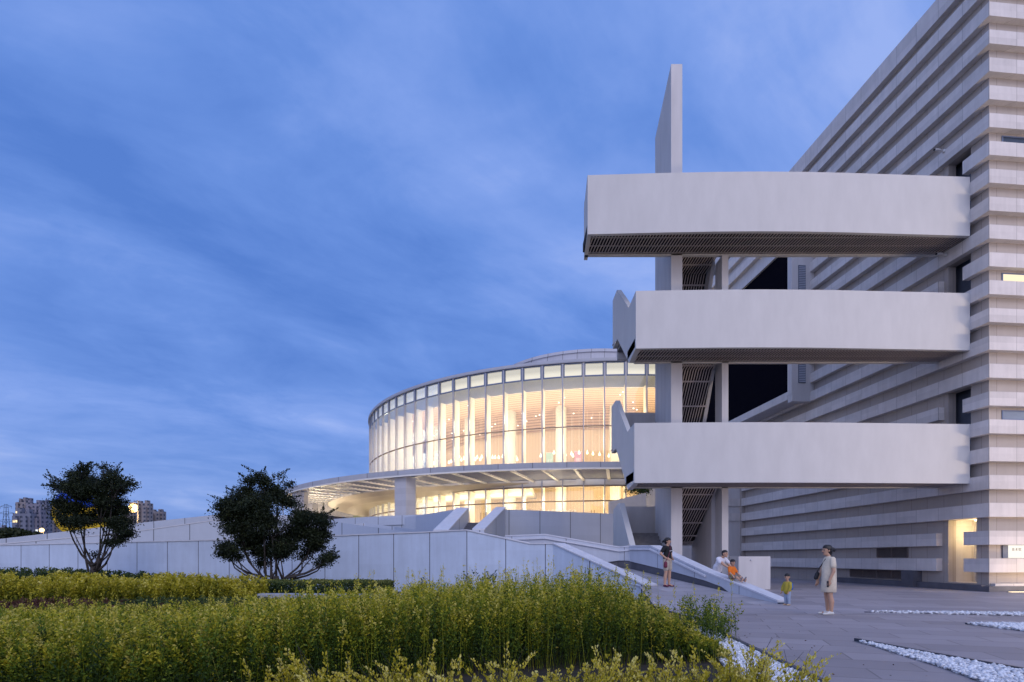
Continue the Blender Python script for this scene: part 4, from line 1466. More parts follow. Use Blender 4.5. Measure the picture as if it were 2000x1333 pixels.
y = rng.uniform(13.0, 14.6, N)
stem_bed('grey_groundcover', rng, np.stack([x, y], 1), rng.uniform(.2, .34, N), M_HEDGE, 'dull green ground cover in front of the granite kerb', 30, .06, .12, tone0=.1, tone1=.6)
N = 700
x = rng.uniform(-27, -12.0, N)
y = rng.uniform(20.5, 22.5, N)
stem_bed('dark_groundcover', rng, np.stack([x, y], 1), np.interp(x, [-26, -16, -12], [.95, .85, .55]) * rng.uniform(.85, 1.08, N), M_HEDGE, 'dark green planting along the foot of the retaining wall', 40, .10, .16, tone0=.0, tone1=.62)
# clipped hedge (one thing)
n = 26000
hx0, hx1, hy0, hy1, hz = -7.9, -3.75, 16.4, 17.8, .60
q = rng.uniform(0, 1, (n, 3))
C = np.stack([hx0 + (hx1 - hx0) * q[:, 0], hy0 + (hy1 - hy0) * q[:, 1], .12 + (hz - .12) * q[:, 2]], 1)
face = rng.integers(0, 3, n)
C[face == 0, 2] = hz + rng.normal(0, .02, (face == 0).sum()) + .015 * np.sin(C[face == 0, 0] * 5)
C[face == 1, 1] = hy0 + rng.normal(0, .03, (face == 1).sum())
ends = rng.uniform(0, 1, n)
C[(face == 2) & (ends > .6), 0] = hx1 + rng.normal(0, .03, ((face == 2) & (ends > .6)).sum())
tone = np.clip(.22 + .5 * (C[:, 2] / hz) ** 3 + rng.normal(0, .16, n) + .10 * np.sin(C[:, 0] * 3), 0, 1)
hd = empty('clipped_hedge', (-5.8, 17.1, 0), 0, 'low clipped green hedge behind the granite kerb', 'hedge')
V, Fc, tn = leaves(C - np.array([-5.8, 17.1, 0]), rng.normal(0, 1, (n, 3)) + np.array([0, -.3, .6]), .055, .034, tone, rng)
tri_mesh('foliage', V, Fc, tn, M_HEDGE, hd)
# granite kerb blocks
M_KERB = plain('kerb_granite', (.32, .33, .37), rough=.7, var=.2, scale=8)
for i in range(4):
    kb = MB().box(0, 1.06, 0, .32, .0, .33)
    o = kb.build('kerb_block', M_KERB, bevel=.015)
    o.location = (-6.95 + i * 1.09, 15.5 - i * .10, 0)
    tag(o, ['leftmost long pale granite kerb block below the clipped hedge', 'second granite kerb block from the left below the clipped hedge', 'third granite kerb block from the left below the clipped hedge', 'rightmost granite kerb block half hidden by yellow shrubs'][i], 'kerb block', 'granite kerb blocks in the bed')
# dark young shrub standing before the wall
for i, (px, Y, hh, nn, lab) in enumerate(((822, 13.2, .86, 14, 'dark upright young shrub rising before the blue wall'), (950, 13.0, .98, 12, 'dark feathery young shrub on the slope of the mound'), (1150, 12.9, 1.0, 7, 'small dark sapling on the crest of the mound'))):
    r_ = np.random.default_rng(300 + i)
    X = (px - 1000) / F * Y
    root = empty('young_shrub', (X, Y, 0), 0, lab, 'shrub', 'young dark shrubs')
    B = np.zeros((nn, 3))
    B[:, :2] = r_.normal(0, .07, (nn, 2))
    T = B + np.stack([r_.normal(0, .17, nn), r_.normal(0, .15, nn), hh * r_.uniform(.7, 1.1, nn)], 1)
    t = r_.uniform(.35, 1, (nn, 44))
    a = r_.uniform(0, 6.28, t.shape)
    C = B[:, None] + (T - B)[:, None] * t[..., None] + np.stack([np.cos(a), np.sin(a), 0 * a], -1) * .055
    D = np.stack([np.cos(a), np.sin(a), 0 * a + .8], -1)
    V, Fc, tn = leaves(C.reshape(-1, 3), D.reshape(-1, 3), .055, .028, np.clip(r_.normal(.22, .12, t.size), 0, 1), r_)
    tri_mesh('foliage', V, Fc, tn, M_HEDGE, root)
    V, Fc, tn = stems(B, T, .006, np.full(nn, .3))
    tri_mesh('stem', V, Fc, tn, M_BARK, root)


# scattered fallen leaves on the paving beside the bed
n = 50
yl = rng.uniform(6.2, 14.5, n)
xl_ = np.array([kerb_x(v) for v in yl]) + np.abs(rng.normal(0, .9, n)) + .02
C = np.stack([xl_, yl, np.full(n, .012)], 1)
D = np.stack([rng.normal(0, 1, n), rng.normal(0, 1, n), rng.normal(0, .08, n)], 1)
V, Fc, tn = leaves(C, D, .035, .016, np.clip(rng.normal(.5, .25, n), 0, 1), rng)
tag(tri_mesh('fallen_leaves', V, Fc, tn, M_RUST), 'dry fallen leaves scattered on the paving near the shrubs', 'leaves', kind='stuff')

# ------------------------------------------------------------------ trees
def limb(mb, pts, r0, r1, n=7):
    k = len(pts) - 1
    for i in range(k):
        a, b = r0 + (r1 - r0) * i / k, r0 + (r1 - r0) * (i + 1) / k
        mb.tube(pts[i], pts[i + 1], a, b, n)


def tree(name, label, group, base_px, Y, clumps, nleaf, leaf, seed, mat, trunk_h=.55, trunk_r=.10, zb=0.0, ground=0.0, depth=1.0, limb_r=.045, spread=.25, shoots=0):
    """clumps: (px, py, radius px) - tufts of foliage, each with its own depth, carried on limbs from the trunk"""
    r_ = np.random.default_rng(seed)
    rr = random.Random(seed)
    bx = (base_px - 1000) / F * Y
    root = empty(name, (bx, Y, ground), 0, label, 'tree', group)
    base = Vector((bx, Y, ground))
    tr_ = MB()
    top = Vector((rr.uniform(-.03, .03), 0, trunk_h))
    tr_.tube((0, 0, -.1), (0, 0, trunk_h * .4), trunk_r * 1.25, trunk_r, 10)
    tr_.tube((0, 0, trunk_h * .4), top, trunk_r, trunk_r * .85, 10)
    tops = [top]
    C_all, tone_all = [], []
    cl = []
    wmean = sum(c[2] for c in clumps) / len(clumps)
    for px, py, rad in clumps:
        p = P(px, py, Y) - base
        rm = rad / F * Y
        p.y = rr.uniform(-1, 1) * depth * max(.15, 1 - abs(p.x) / 3.0)
        cl.append((p, rm))
    tot = sum(r * r for _, r in cl)
    mains = []
    for ci, (p, rm) in enumerate(cl):
        if ci % 4 == 0 or not mains or p.z < trunk_h + .9:
            start = Vector((rr.uniform(-1, 1) * spread * trunk_r * 4, rr.uniform(-.1, .1) * spread * 4, trunk_h * rr.uniform(.55, .98)))
            start.x = max(-trunk_r * 6 * spread, min(trunk_r * 6 * spread, start.x + .12 * p.x * spread * 4))
            mid = start.lerp(p, .5) + Vector((p.x * .14, rr.uniform(-.12, .12), -(p.z - trunk_h) * .10 + rr.uniform(-.05, .05)))
            m1 = start.lerp(mid, .5) + Vector((p.x * .06 + rr.uniform(-.04, .04), 0, -.02))
            m2 = mid.lerp(p, .5) + Vector((rr.uniform(-.06, .06), rr.uniform(-.06, .06), .04))
            limb(tr_, [start, m1, mid, m2, p], limb_r * rr.choice((.6, .8, 1.0)), .007, 6)
            mains.append((mid, m2))
        else:
            # a side branch off the nearest main limb
            q = min((q for pair in mains for q in pair), key=lambda v: (v - p).length)
            m2 = q.lerp(p, .55) + Vector((rr.uniform(-.08, .08), rr.uniform(-.08, .08), .05))
            limb(tr_, [q, m2, p], limb_r * .45, .006, 5)
        for _ in range(3):
            e = p + Vector((rr.uniform(-1, 1), rr.uniform(-1, 1), rr.uniform(-.3, 1))) * rm * .9
            limb(tr_, [m2, e], .012, .004, 5)
        n = int(nleaf * rm * rm / tot)
        # leaves sit in small sprays inside the tuft
        ns = max(5, n // 26)
        d = r_.normal(size=(ns, 3))
        d /= np.linalg.norm(d, axis=1, keepdims=True)
        sp = np.array(p)[None] + d * (rm * np.minimum(1.25, np.abs(r_.normal(0, .66, (ns, 1))))) * np.array([1, .9, .85])
        idx = r_.integers(0, ns, n)
        c = sp[idx] + r_.normal(0, 1, (n, 3)) * np.array([.12, .12, .07]) * (Y / 20)
        C_all.append(c)
        tone_all.append(np.clip(r_.normal(.45, .2, ns)[idx] + r_.normal(0, .1, n), 0, 1))
    # leading shoots that break the outline
    for q in range(shoots):
        p, rm = cl[rr.randrange(len(cl))]
        d = Vector((rr.gauss(0, .8) + .5 * p.x / 2, rr.gauss(0, .6), abs(rr.gauss(.7, .5)))).normalized()
        a0_ = p + d * rm * .6
        ln = rr.uniform(.18, .5) * Y / 20
        a1_ = a0_ + d * (rm * .5 + ln)
        limb(tr_, [a0_, a1_], .008, .003, 4)
        m_ = 46
        t_ = r_.uniform(0, 1, (m_, 1))
        C_all.append(np.array(a0_)[None] * (1 - t_) + np.array(a1_)[None] * t_ + r_.normal(0, .040, (m_, 3)) * (1.2 - t_))
        tone_all.append(np.clip(r_.normal(.5, .2, m_), 0, 1))
    tr_.build('trunk', M_BARK, root, smooth=True, fix=False)
    C = np.concatenate(C_all)
    tn = np.concatenate(tone_all)
    D = r_.normal(0, 1, C.shape) + np.array([0, 0, -.2])
    V, Fc, tn = leaves(C, D, leaf * r_.uniform(.6, 1.3, len(C)), leaf * .5, tn, r_)
    tri_mesh('crown', V, Fc, tn, mat, root)
    return root


tree('vase_tree', 'dark vase-shaped tree with bare fanning stems before the yellow round structure', 'small dark trees by the retaining wall', 182, 20.0,
     [(136, 926, 15), (160, 940, 22), (126, 946, 16), (116, 952, 10), (186, 938, 20), (196, 922, 9), (204, 912, 6), (184, 918, 7), (150, 965, 26), (180, 968, 28), (205, 960, 22), (222, 950, 13), (232, 936, 9), (234, 956, 12), (250, 944, 9), (254, 954, 6),
      (134, 985, 15), (152, 995, 20), (178, 998, 26), (205, 990, 26), (218, 984, 15), (222, 998, 11), (136, 1006, 10), (142, 1018, 10), (160, 1022, 16), (190, 1022, 18), (215, 1018, 22), (234, 1022, 13), (246, 1036, 10), (222, 1040, 16), (212, 1052, 12), (228, 1060, 10), (156, 1084, 6), (172, 1012, 20), (105, 950, 9), (170, 955, 26), (195, 945, 18)],
     46000, .078, 5, M_DARKLEAF, trunk_h=.75, trunk_r=.105, ground=.35, depth=.9, shoots=70)
tree('multi_stem_tree', 'broad dark multi-stemmed tree standing before the canopy end', 'small dark trees by the retaining wall', 540, 18.6,
     [(524, 922, 5), (524, 934, 7), (504, 930, 7), (508, 946, 10), (530, 946, 12), (540, 940, 7), (496, 962, 14), (520, 965, 20), (540, 962, 16), (552, 975, 16), (478, 975, 14), (456, 985, 14), (448, 972, 8), (440, 994, 10), (500, 985, 24), (530, 990, 26), (470, 1000, 22), (446, 1012, 16), (440, 1030, 12),
      (500, 1015, 28), (540, 1020, 30), (470, 1030, 24), (575, 1010, 20), (600, 1012, 20), (622, 1014, 16), (634, 1022, 12), (572, 1040, 26), (602, 1040, 24), (624, 1040, 16), (500, 1050, 26), (535, 1055, 26), (462, 1055, 20), (436, 1070, 12), (448, 1082, 12), (462, 1076, 14), (490, 1080, 16), (520, 1080, 14), (575, 1068, 20), (600, 1066, 18), (618, 1062, 14),
      (540, 1085, 14), (482, 1062, 18), (555, 1076, 15), (468, 1090, 9), (634, 1088, 10), (645, 1094, 9), (620, 1102, 8), (652, 1086, 6), (505, 1100, 11), (560, 980, 12), (430, 1000, 7), (585, 1088, 10)],
     68000, .074, 8, M_DARKLEAF, trunk_h=.42, trunk_r=.10, ground=.30, depth=1.0, limb_r=.042, spread=.75, shoots=90)
tree('garden_tree', 'small green tree lit warmly beyond the cream planter wall', 'trees beside the theatre', 1250, 44, [(1238, 952, 7), (1248, 946, 9), (1258, 952, 8), (1230, 958, 5), (1252, 960, 8)], 1500, .16, 31, M_HEDGE, trunk_h=4.6, trunk_r=.07, ground=0, depth=.4, limb_r=.03)
tree('garden_tree', 'small bright green tree seen under the left canopy', 'trees beside the theatre', 706, 110, [(690, 992, 7), (700, 990, 9), (712, 988, 9), (722, 992, 8), (706, 998, 9), (718, 998, 8)], 2200, .5, 32, M_HEDGE, trunk_h=5, trunk_r=.2, ground=0, depth=.4, limb_r=.08)

# ------------------------------------------------------------------ far things on the left
M_TOWER = []
for i, c in enumerate(((.16, .15, .19), (.20, .175, .18), (.13, .135, .18))):
    m, T = new_mat('apartment_wall')
    co = T.n('ShaderNodeTexCoord').outputs['Object']
    s = T.n('ShaderNodeSeparateXYZ', ins={0: co})
    fx = T.math('FRACT', T.math('ADD', T.math('DIVIDE', T.math('ADD', s.outputs[0], s.outputs[1]), 3.4), 100))
    fz = T.math('FRACT', T.math('ADD', T.math('DIVIDE', s.outputs[2], 3.0), 100))
    wx = T.math('MULTIPLY', T.math('GREATER_THAN', fx, .42), T.math('LESS_THAN', fx, .86))
    wz = T.math('MULTIPLY', T.math('GREATER_THAN', fz, .30), T.math('LESS_THAN', fz, .78))
    nz = T.n('ShaderNodeTexNoise', ins={0: co, 'Scale': .12})
    base = T.mix(nz.outputs[0], c, tuple(x * 1.35 for x in c))
    cc = T.mix(T.math('MULTIPLY', wx, wz), base, (.035, .045, .075))
    b_ = T.n('ShaderNodeBsdfPrincipled', ins={'Base Color': cc, 'Roughness': .7})
    T.n('ShaderNodeOutputMaterial', ins={0: b_.outputs[0]})
    M_TOWER.append(m)
M_LITWIN = emit_mat('lit_flat_window', (1.0, .78, .45), 1.6)
M_LITWIN2 = emit_mat('lit_flat_window_cool', (.85, .92, 1.0), 1.2)


def apartment(px0, px1, ytop, Y, mi, label, steps=0, seed=0, nlit=4):
    rr = random.Random(seed)
    x0, x1 = (px0 - 1000) / F * Y, (px1 - 1000) / F * Y
    zt = EYE + (HOR - ytop) / F * Y
    o = empty('apartment_tower', (x0, Y, 0), 0, label, 'building', 'apartment towers on the horizon')
    wd = x1 - x0
    m = MB()
    m.box(0, wd, 0, 5, 0, zt)
    k = max(2, int(wd / 7))
    for i in range(k):
        a = wd * (i + .15) / k
        m.box(a, a + wd / k * .55, -1.6, -.01, 0, zt - rr.uniform(0, 3))
    m.build('wall', M_TOWER[mi], o)
    m = MB()
    for i in range(k):
        a = wd * (i + rr.uniform(.1, .4)) / k
        m.box(a, a + wd / k * rr.uniform(.3, .5), 1, 4, zt + .01, zt + rr.uniform(1.5, 4.5))
    m.build('roof_housing', M_TOWER[mi], o)
    for i in range(nlit):
        a = wd * (rr.randrange(k) + .15) / k + wd / k * rr.uniform(.08, .35)
        z = 3.0 * rr.randrange(2, max(3, int(zt / 3) - 1)) + .9
        MB().box(a, a + 1.5, -1.68, -1.605, z, z + 1.5).build('lit_window', M_LITWIN if rr.random() < .65 else M_LITWIN2, o)


apartment(32, 50, 981, 455, 1, 'tallest left end of the distant apartment tower cluster', seed=1)
apartment(51, 78, 983, 440, 0, 'dark apartment tower second from the left on the horizon', seed=2)
apartment(79, 92, 986, 430, 2, 'narrow blue-grey apartment tower in the left cluster', seed=3)
apartment(94, 112, 989, 470, 1, 'apartment tower half hidden by the yellow round structure', seed=4)
apartment(25, 60, 1003, 380, 2, 'lower grey apartment block in front of the left towers', seed=5, nlit=7)
apartment(58, 80, 1005, 385, 0, 'lower apartment block with a bright lit window before the dark towers', seed=6, nlit=7)
apartment(241, 262, 998, 430, 1, 'apartment tower left of the street lamp pole', seed=7)
apartment(266, 291, 983, 420, 1, 'brown apartment tower right behind the street lamp', seed=8)
apartment(292, 317, 999, 440, 1, 'lower brown apartment tower right of the street lamp', seed=9)
apartment(-14, 8, 1030, 500, 0, 'low far block at the very left edge', seed=10)

# lattice power pylon
Y = 330
b0 = P(12, 1045, Y)
py_ = empty('power_pylon', (b0.x, Y, 0), 0, 'lattice power pylon on the horizon at the left edge', 'pylon')
m = MB()
zt = EYE + (HOR - 985) / F * Y
for sx in (-1, 1):
    for sy in (-1, 1):
        limb(m, [Vector((sx * 3.2, sy * 3.2, 0)), Vector((sx * 1.1, sy * 1.1, zt * .62)), Vector((sx * .5, sy * .5, zt))], .16, .10, 5)
lv = [0, .18, .34, .48, .62, .74, .86]
for a, b in zip(lv, lv[1:]):
    wa = np.interp(a, [0, .62, 1], [3.2, 1.1, .5])
    wb = np.interp(b, [0, .62, 1], [3.2, 1.1, .5])
    for s in (-1, 1):
        m.tube((-wa, s * wa, zt * a), (wb, s * wb, zt * b), .08, .08, 4).tube((wa, s * wa, zt * a), (-wb, s * wb, zt * b), .08, .08, 4)
m.build('mast', M_STEEL, py_)
for z, w_ in ((.70, 5.5), (.84, 4.4), (.96, 3.2)):
    m = MB()
    for s in (-1, 1):
        m.tube((0, 0, zt * z + 1.0), (s * w_, 0, zt * z), .09, .09, 4).tube((0, 0, zt * z - .8), (s * w_, 0, zt * z), .09, .09, 4).tube((s * w_, 0, zt * z), (s * w_, 0, zt * z - 1.3), .10, .10, 4)
    m.build('cross_arm', M_STEEL, py_)

# yellow and blue round structure behind the first tree
Y = 125
cc = P(156, 1000, Y)
eg = empty('round_yellow_structure', (cc.x, Y, 0), 0, 'huge yellow disc-shaped structure with a blue top half hidden by the dark tree', 'structure')
rx, rzz = 58 / F * Y, 50 / F * Y
def dome(rx_, rz_, zc_, y0, bulge, n=64):
    m = MB()
    prof = [(1.0, 1.2), (1.0, .4)] + [(math.cos(t), .4 - bulge * math.sin(t)) for t in [math.pi / 2 * k / 8 for k in range(1, 9)]]
    vs, fs = [], []
    for i in range(n):
        a = 2 * math.pi * i / n
        for r, yy in prof:
            vs.append((rx_ * max(r, .001) * math.cos(a), y0 + yy, zc_ + rz_ * max(r, .001) * math.sin(a)))
    k = len(prof)
    for i in range(n):
        j = (i + 1) % n
        for q in range(k - 1): fs.append([i * k + q, j * k + q, j * k + q + 1, i * k + q + 1])
    fs.append([i * k for i in range(n)])
    return m.add(vs, fs)


dome(rx, rzz, cc.z, 0, .5).build('yellow_disc', plain('yellow_paint', (.62, .40, .010), rough=.5, var=.06), eg, smooth=False)
dome(rx * .80, rzz * .36, cc.z + rzz * .50, -.62, .5).build('blue_face', plain('blue_paint', (.01, .07, .50), rough=.5, var=.06), eg)
MB().box(-2.5, 2.5, .2, 1.5, 0, cc.z - rzz * .8).build('base', M_TOWER[0], eg)

# street lamps
M_POLE = plain('lamp_pole', (.22, .20, .18), rough=.5)


def street_lamp(px, py, Y, power, label, hd=.6, poly=(270, 1022)):
    p = P(px, py, Y)
    q = (poly[0] - 1000) / F * Y
    o = empty('street_lamp', (q, Y, 0), 0, label, 'street lamp', 'lit street lamps')
    dx = p.x - q
    MB().tube((0, 0, 0), (0, 0, p.z + .8), .11, .06, 10).tube((0, 0, p.z + .8), (dx, 0, p.z + .72), .06, .05, 8).build('pole', M_POLE, o)
    MB().ball((dx, -.05, p.z), hd, 10, sc=(1.0, 1.0, .95)).build('lamp_head', emit_mat('sodium_glow', (1.0, .64, .24), 5.0), o, smooth=True)
    MB().box(dx - .4, dx + .4, -.3, .3, p.z + hd * .98, p.z + hd * .98 + .12).build('lamp_hood', M_POLE, o)
    lamp_point('street_light', (dx, -1.2, p.z - .9), power, (1.0, .62, .25), .4, o)


street_lamp(261, 993, 62, 500, 'bright lit street lamp right of the vase-shaped tree', .48, (270, 1022))
street_lamp(82, 1036, 150, 600, 'small lit street lamp below the left apartment towers', .55, (85, 1050))
# mast beside the canopy
Y = 140
p = P(553, 940, Y)
mt = empty('antenna_mast', (p.x, Y, 0), 0, 'thin grey mast rising between the second tree and the canopy', 'mast')
MB().tube((0, 0, 0), (0, 0, p.z * .7), .16, .12, 8).tube((0, 0, p.z * .7), (0, 0, p.z), .07, .04, 6).build('pole', M_POLE, mt)
MB().box(-.35, .35, -.35, .35, 0, .25).build('foot', M_PLINTH, mt)
# brown block seen under the canopy, pale hut
for px0, px1, Y, col_, lab in ((592, 642, 165, (.085, .06, .055), 'dark brown office block glimpsed under the left end of the canopy'), (644, 760, 175, (.11, .075, .06), 'brown office block with tall dark glazing under the canopy')):
    x0, x1 = (px0 - 1000) / F * Y, (px1 - 1000) / F * Y
    o = empty('office_block', (x0, Y, 0), 0, lab, 'building', 'brown office blocks behind the canopy')
    MB().box(0, x1 - x0, 0, 14, 0, 15).build('wall', plain('brown_wall', col_, rough=.7, var=.15, scale=.3), o)
    k = int((x1 - x0) / 3.2)
    for i in range(k):
        a = (i + .25) * 3.2
        MB().box(a, a + 1.5, -.12, -.002, 6.0, 14).build('window', M_WIN_DARK, o)
h_ = empty('planter_box', (P(690, 1004, 96).x, 96, 0), 0, 'pale green lit planter box beneath the canopy', 'planter')
MB().box(0, 2.2, 0, 1.2, 0, P(690, 1004, 96).z).build('box', plain('pale_green', (.42, .46, .26), rough=.7), h_)
MB().box(-.05, 2.25, -.05, 1.25, P(690, 1004, 96).z + .002, P(690, 1004, 96).z + .12).build('rim', M_COPING, h_)

# far wood along the horizon at the left
n = 9000
px = rng.uniform(-120, 118, n)
Yf = rng.uniform(190, 230, n)
topz = EYE + (HOR - np.interp(px, [-120, 0, 30, 60, 100, 118], [1030, 1034, 1032, 1040, 1046, 1050]) - rng.uniform(-2, 4, n)) / F * Yf
C = np.stack([(px - 1000) / F * Yf, Yf, rng.uniform(.3, 1, n) ** .6 * topz], 1)
V, Fc, tn = leaves(C, rng.normal(0, 1, (n, 3)), 1.3, .9, np.clip(rng.normal(.4, .2, n), 0, 1), rng)
tag(tri_mesh('far_wood', V, Fc, tn, M_FARLEAF), 'dark line of trees below the apartment towers', 'trees', kind='stuff')


# ------------------------------------------------------------------ people
def capsule_mesh(segs, voxel, mat, name, parent, smooth_it=4):
    """segs: (p0, r0, p1, r1) tapered limbs fused into one continuous skin"""
    mb = MB()
    for p0, r0, p1, r1 in segs:
        p0, p1 = Vector(p0), Vector(p1)
        d = p1 - p0
        L = d.length
        q = d.to_track_quat('Z', 'Y') if L > 1e-5 else Matrix.Identity(3).to_quaternion()
        prof = [(max(1e-4, r0 * math.cos(a)), r0 * math.sin(a)) for a in [math.pi * (-.5 + i / 8) for i in range(5)]]
        prof += [(max(1e-4, r1 * math.cos(a)), L + r1 * math.sin(a)) for a in [math.pi * (i / 8) for i in range(5)]]
        o = len(mb.v)
        mb.lathe(prof, 12)
        for i in range(o, len(mb.v)):
            mb.v[i] = tuple(p0 + q @ Vector(mb.v[i]))
    ob = mb.build(name, mat, None)
    md = ob.modifiers.new('r', 'REMESH')
    md.mode = 'VOXEL'
    md.voxel_size = voxel
    sm = ob.modifiers.new('s', 'SMOOTH')
    sm.iterations = smooth_it
    sm.factor = .5
    me = bpy.data.meshes.new_from_object(ob.evaluated_get(bpy.context.evaluated_depsgraph_get()))
    me.polygons.foreach_set('use_smooth', [True] * len(me.polygons))
    old = ob.data
    bpy.data.objects.remove(ob)
    bpy.data.meshes.remove(old)
    me.name = name
    me.materials.clear()
    me.materials.append(mat)
    o = bpy.data.objects.new(name, me)
    COL.objects.link(o)
    o.parent = parent
    return o


M_SKIN = plain('skin', (.50, .29, .19), rough=.55, var=.05)
M_HAIR = plain('hair_black', (.012, .010, .011), rough=.45, var=.2)
M_EYE = plain('eye_dark', (.02, .015, .012), rough=.3)
M_LIP = plain('lip', (.30, .11, .10), rough=.5)


def cloth(name, c):
    return plain(name, c, rough=.85, var=.10, scale=14, bump=.25, bscale=60)


def hand_segs(w, d, side, s=1.0, curl=.5):
    """wrist w, pointing along d: a palm, four curled fingers of unequal length and a thumb leaving its side"""
    w, d = Vector(w), Vector(d).normalized()
    sd = Vector(side).normalized()
    nn = d.cross(sd).normalized()
    palm = w + d * .085 * s
    segs = [(w, .021 * s, w + d * .03 * s, .026 * s)]
    for k, (o, L) in enumerate(((-.030, .070), (-.010, .080), (.010, .075), (.028, .058))):
        b = palm + sd * o * s
        segs.append((w + sd * o * .5 * s, .017 * s, b, .0115 * s))
        m = b + (d * (1 - .3 * curl) + nn * curl).normalized() * L * .55 * s
        e = m + (d * (1 - curl) + nn * curl * 1.3).normalized() * L * .5 * s
        segs += [(b, .0095 * s, m, .0085 * s), (m, .0085 * s, e, .0068 * s)]
    b = w + d * .030 * s - sd * .024 * s
    m = b + (d * .7 - sd * .6 + nn * .3).normalized() * .040 * s
    segs += [(w + d * .01 * s, .017 * s, b, .013 * s), (b, .0125 * s, m, .0105 * s), (m, .010 * s, m + (d * .9 + nn * .4).normalized() * .028 * s, .0075 * s)]
    return segs


def head_segs(c, f, s=1.0):
    """head at c facing f (unit, horizontal): cranium, jaw, nose, ears, neck stub"""
    c, f = Vector(c), Vector(f).normalized()
    u = Vector((0, 0, 1))
    l = u.cross(f)
    return [(c + (u * .025 - f * .022) * s, .080 * s, c + (u * .028 + f * .018) * s, .076 * s),
            (c + (f * .028 - u * .005) * s, .066 * s, c + (f * .030 - u * .062) * s, .050 * s),
            (c + (f * .058 - u * .088) * s, .026 * s, c + (f * .040 - u * .085) * s, .036 * s),
            (c + (f * .088 + u * .012) * s, .009 * s, c + (f * .106 - u * .026) * s, .0145 * s),
            (c + (l * .076 - f * .012 + u * .012) * s, .013 * s, c + (l * .078 - f * .014 - u * .025) * s, .010 * s),
            (c + (-l * .076 - f * .012 + u * .012) * s, .013 * s, c + (-l * .078 - f * .014 - u * .025) * s, .010 * s)]


def face(parent, c, f, s=1.0):
    c, f = Vector(c), Vector(f).normalized()
    u = Vector((0, 0, 1))
    l = u.cross(f)
    for k in (-1, 1):
        p = c + (f * .083 + l * .031 * k + u * .008) * s
        MB().ball(p, .0115 * s, 6).build('eye', M_EYE, parent, smooth=True)
        b = c + (f * .087 + l * .033 * k + u * .030) * s
        MB().tube(b - l * .016 * s, b + l * .016 * s, .004 * s, .004 * s, 5).build('eyebrow', M_HAIR, parent)
    m = c + (f * .086 - u * .056) * s
    MB().tube(m - l * .019 * s, m + l * .019 * s, .0065 * s, .0065 * s, 6).build('mouth', M_LIP, parent)


def shoe(parent, a, toe, mat, s=1.0, name='shoe'):
    a, toe = Vector(a), Vector(toe)
    d = (toe - a).normalized()
    return capsule_mesh([(a - d * .035 * s + Vector((0, 0, .035 * s)), .034 * s, toe + Vector((0, 0, .026 * s)), .027 * s), (a + Vector((0, 0, .06 * s)), .036 * s, a + d * .07 * s + Vector((0, 0, .04 * s)), .036 * s)], .012, mat, name, parent, 2)


def loft(parent, name, rings, mat, n=28):
    """rings: (centre, rx, ry) -> cloth sheath with a hem"""
    mb = MB()
    vs = []
    for c, rx_, ry_ in rings:
        for i in range(n):
            a = 2 * math.pi * i / n
            wv = 1 + .03 * math.sin(a * 5 + c[2] * 7)
            vs.append((c[0] + rx_ * wv * math.cos(a), c[1] + ry_ * wv * math.sin(a), c[2]))
    fs = []
    for k in range(len(rings) - 1):
        for i in range(n):
            j = (i + 1) % n
            fs.append([k * n + i, k * n + j, (k + 1) * n + j, (k + 1) * n + i])
    fs.append(list(range(n))[::-1])
    fs.append([(len(rings) - 1) * n + i for i in range(n)])
    mb.add(vs, fs)
    return mb.build(name, mat, parent, smooth=True)


# local frame of a figure: +X is where the chest points, +Y its left
# --- woman in black T-shirt, hands on hips, looking right
w1 = empty('person', (303 / F * 18.5, 18.5, .372), R(-52), 'woman in black T-shirt and beige shorts standing with hands on hips on the ramp', 'person')
hd = Vector((.02, 0, 1.475))
fd = Vector((math.cos(R(28)), math.sin(R(28)), 0))
body = head_segs(hd, fd, .97)
body += [((0, 0, 1.28), .052, (.012, 0, 1.40), .047)]
body += [((0, -.09, 1.26), .062, (0, .09, 1.26), .062), ((0, 0, 1.24), .095, (.01, 0, 1.08), .098), ((.01, -.03, 1.05), .095, (.01, -.05, .88), .105), ((.01, .03, 1.05), .095, (.01, .05, .88), .105)]
for s in (-1, 1):
    body += [((0, s * .15, 1.27), .050, (-.05, s * .27, 1.07), .040), ((-.05, s * .27, 1.07), .037, (.07, s * .155, .925), .026)]
    body += hand_segs((.07, s * .155, .925), (.6, -s * .55, -.25), (0, 0, -1), 1.0, .35)
    body += [((0, s * .085, .86), .088, (.02, s * .095, .46), .055), ((.02, s * .095, .46), .052, (.0, s * .105, .30), .057), ((.0, s * .105, .30), .055, (-.01, s * .11, .08), .034), ((-.01, s * .11, .07), .036, (.11, s * .13, .03), .028)]
capsule_mesh(body, .0085, M_SKIN, 'body', w1, 4)
face(w1, hd, fd, .97)
l_ = Vector((0, 0, 1)).cross(fd)
capsule_mesh([(hd + Vector((0, 0, .045)) - fd * .028, .088, hd + Vector((0, 0, .055)) + fd * .018, .078), (hd - fd * .05 - Vector((0, 0, .01)), .074, hd - fd * .045 - Vector((0, 0, .05)), .055), (hd - fd * .13 + Vector((0, 0, .01)), .040, hd - fd * .15 - Vector((0, 0, .015)), .034), (hd + l_ * .058 + Vector((0, 0, .03)), .034, hd - l_ * .058 + Vector((0, 0, .03)), .034)], .010, M_HAIR, 'hair', w1)
MBLK = cloth('black_shirt', (.012, .012, .014))
sh = [((0, -.10, 1.265), .075, (0, .10, 1.265), .075), ((0, 0, 1.22), .115, (.012, 0, 1.05), .118), ((.01, -.035, 1.06), .110, (.01, -.05, .915), .110), ((.01, .035, 1.06), .110, (.01, .05, .915), .110)]
for s in (-1, 1): sh += [((0, s * .15, 1.275), .064, (-.030, s * .225, 1.15), .060)]
capsule_mesh(sh, .011, MBLK, 'shirt', w1)
stripe = []
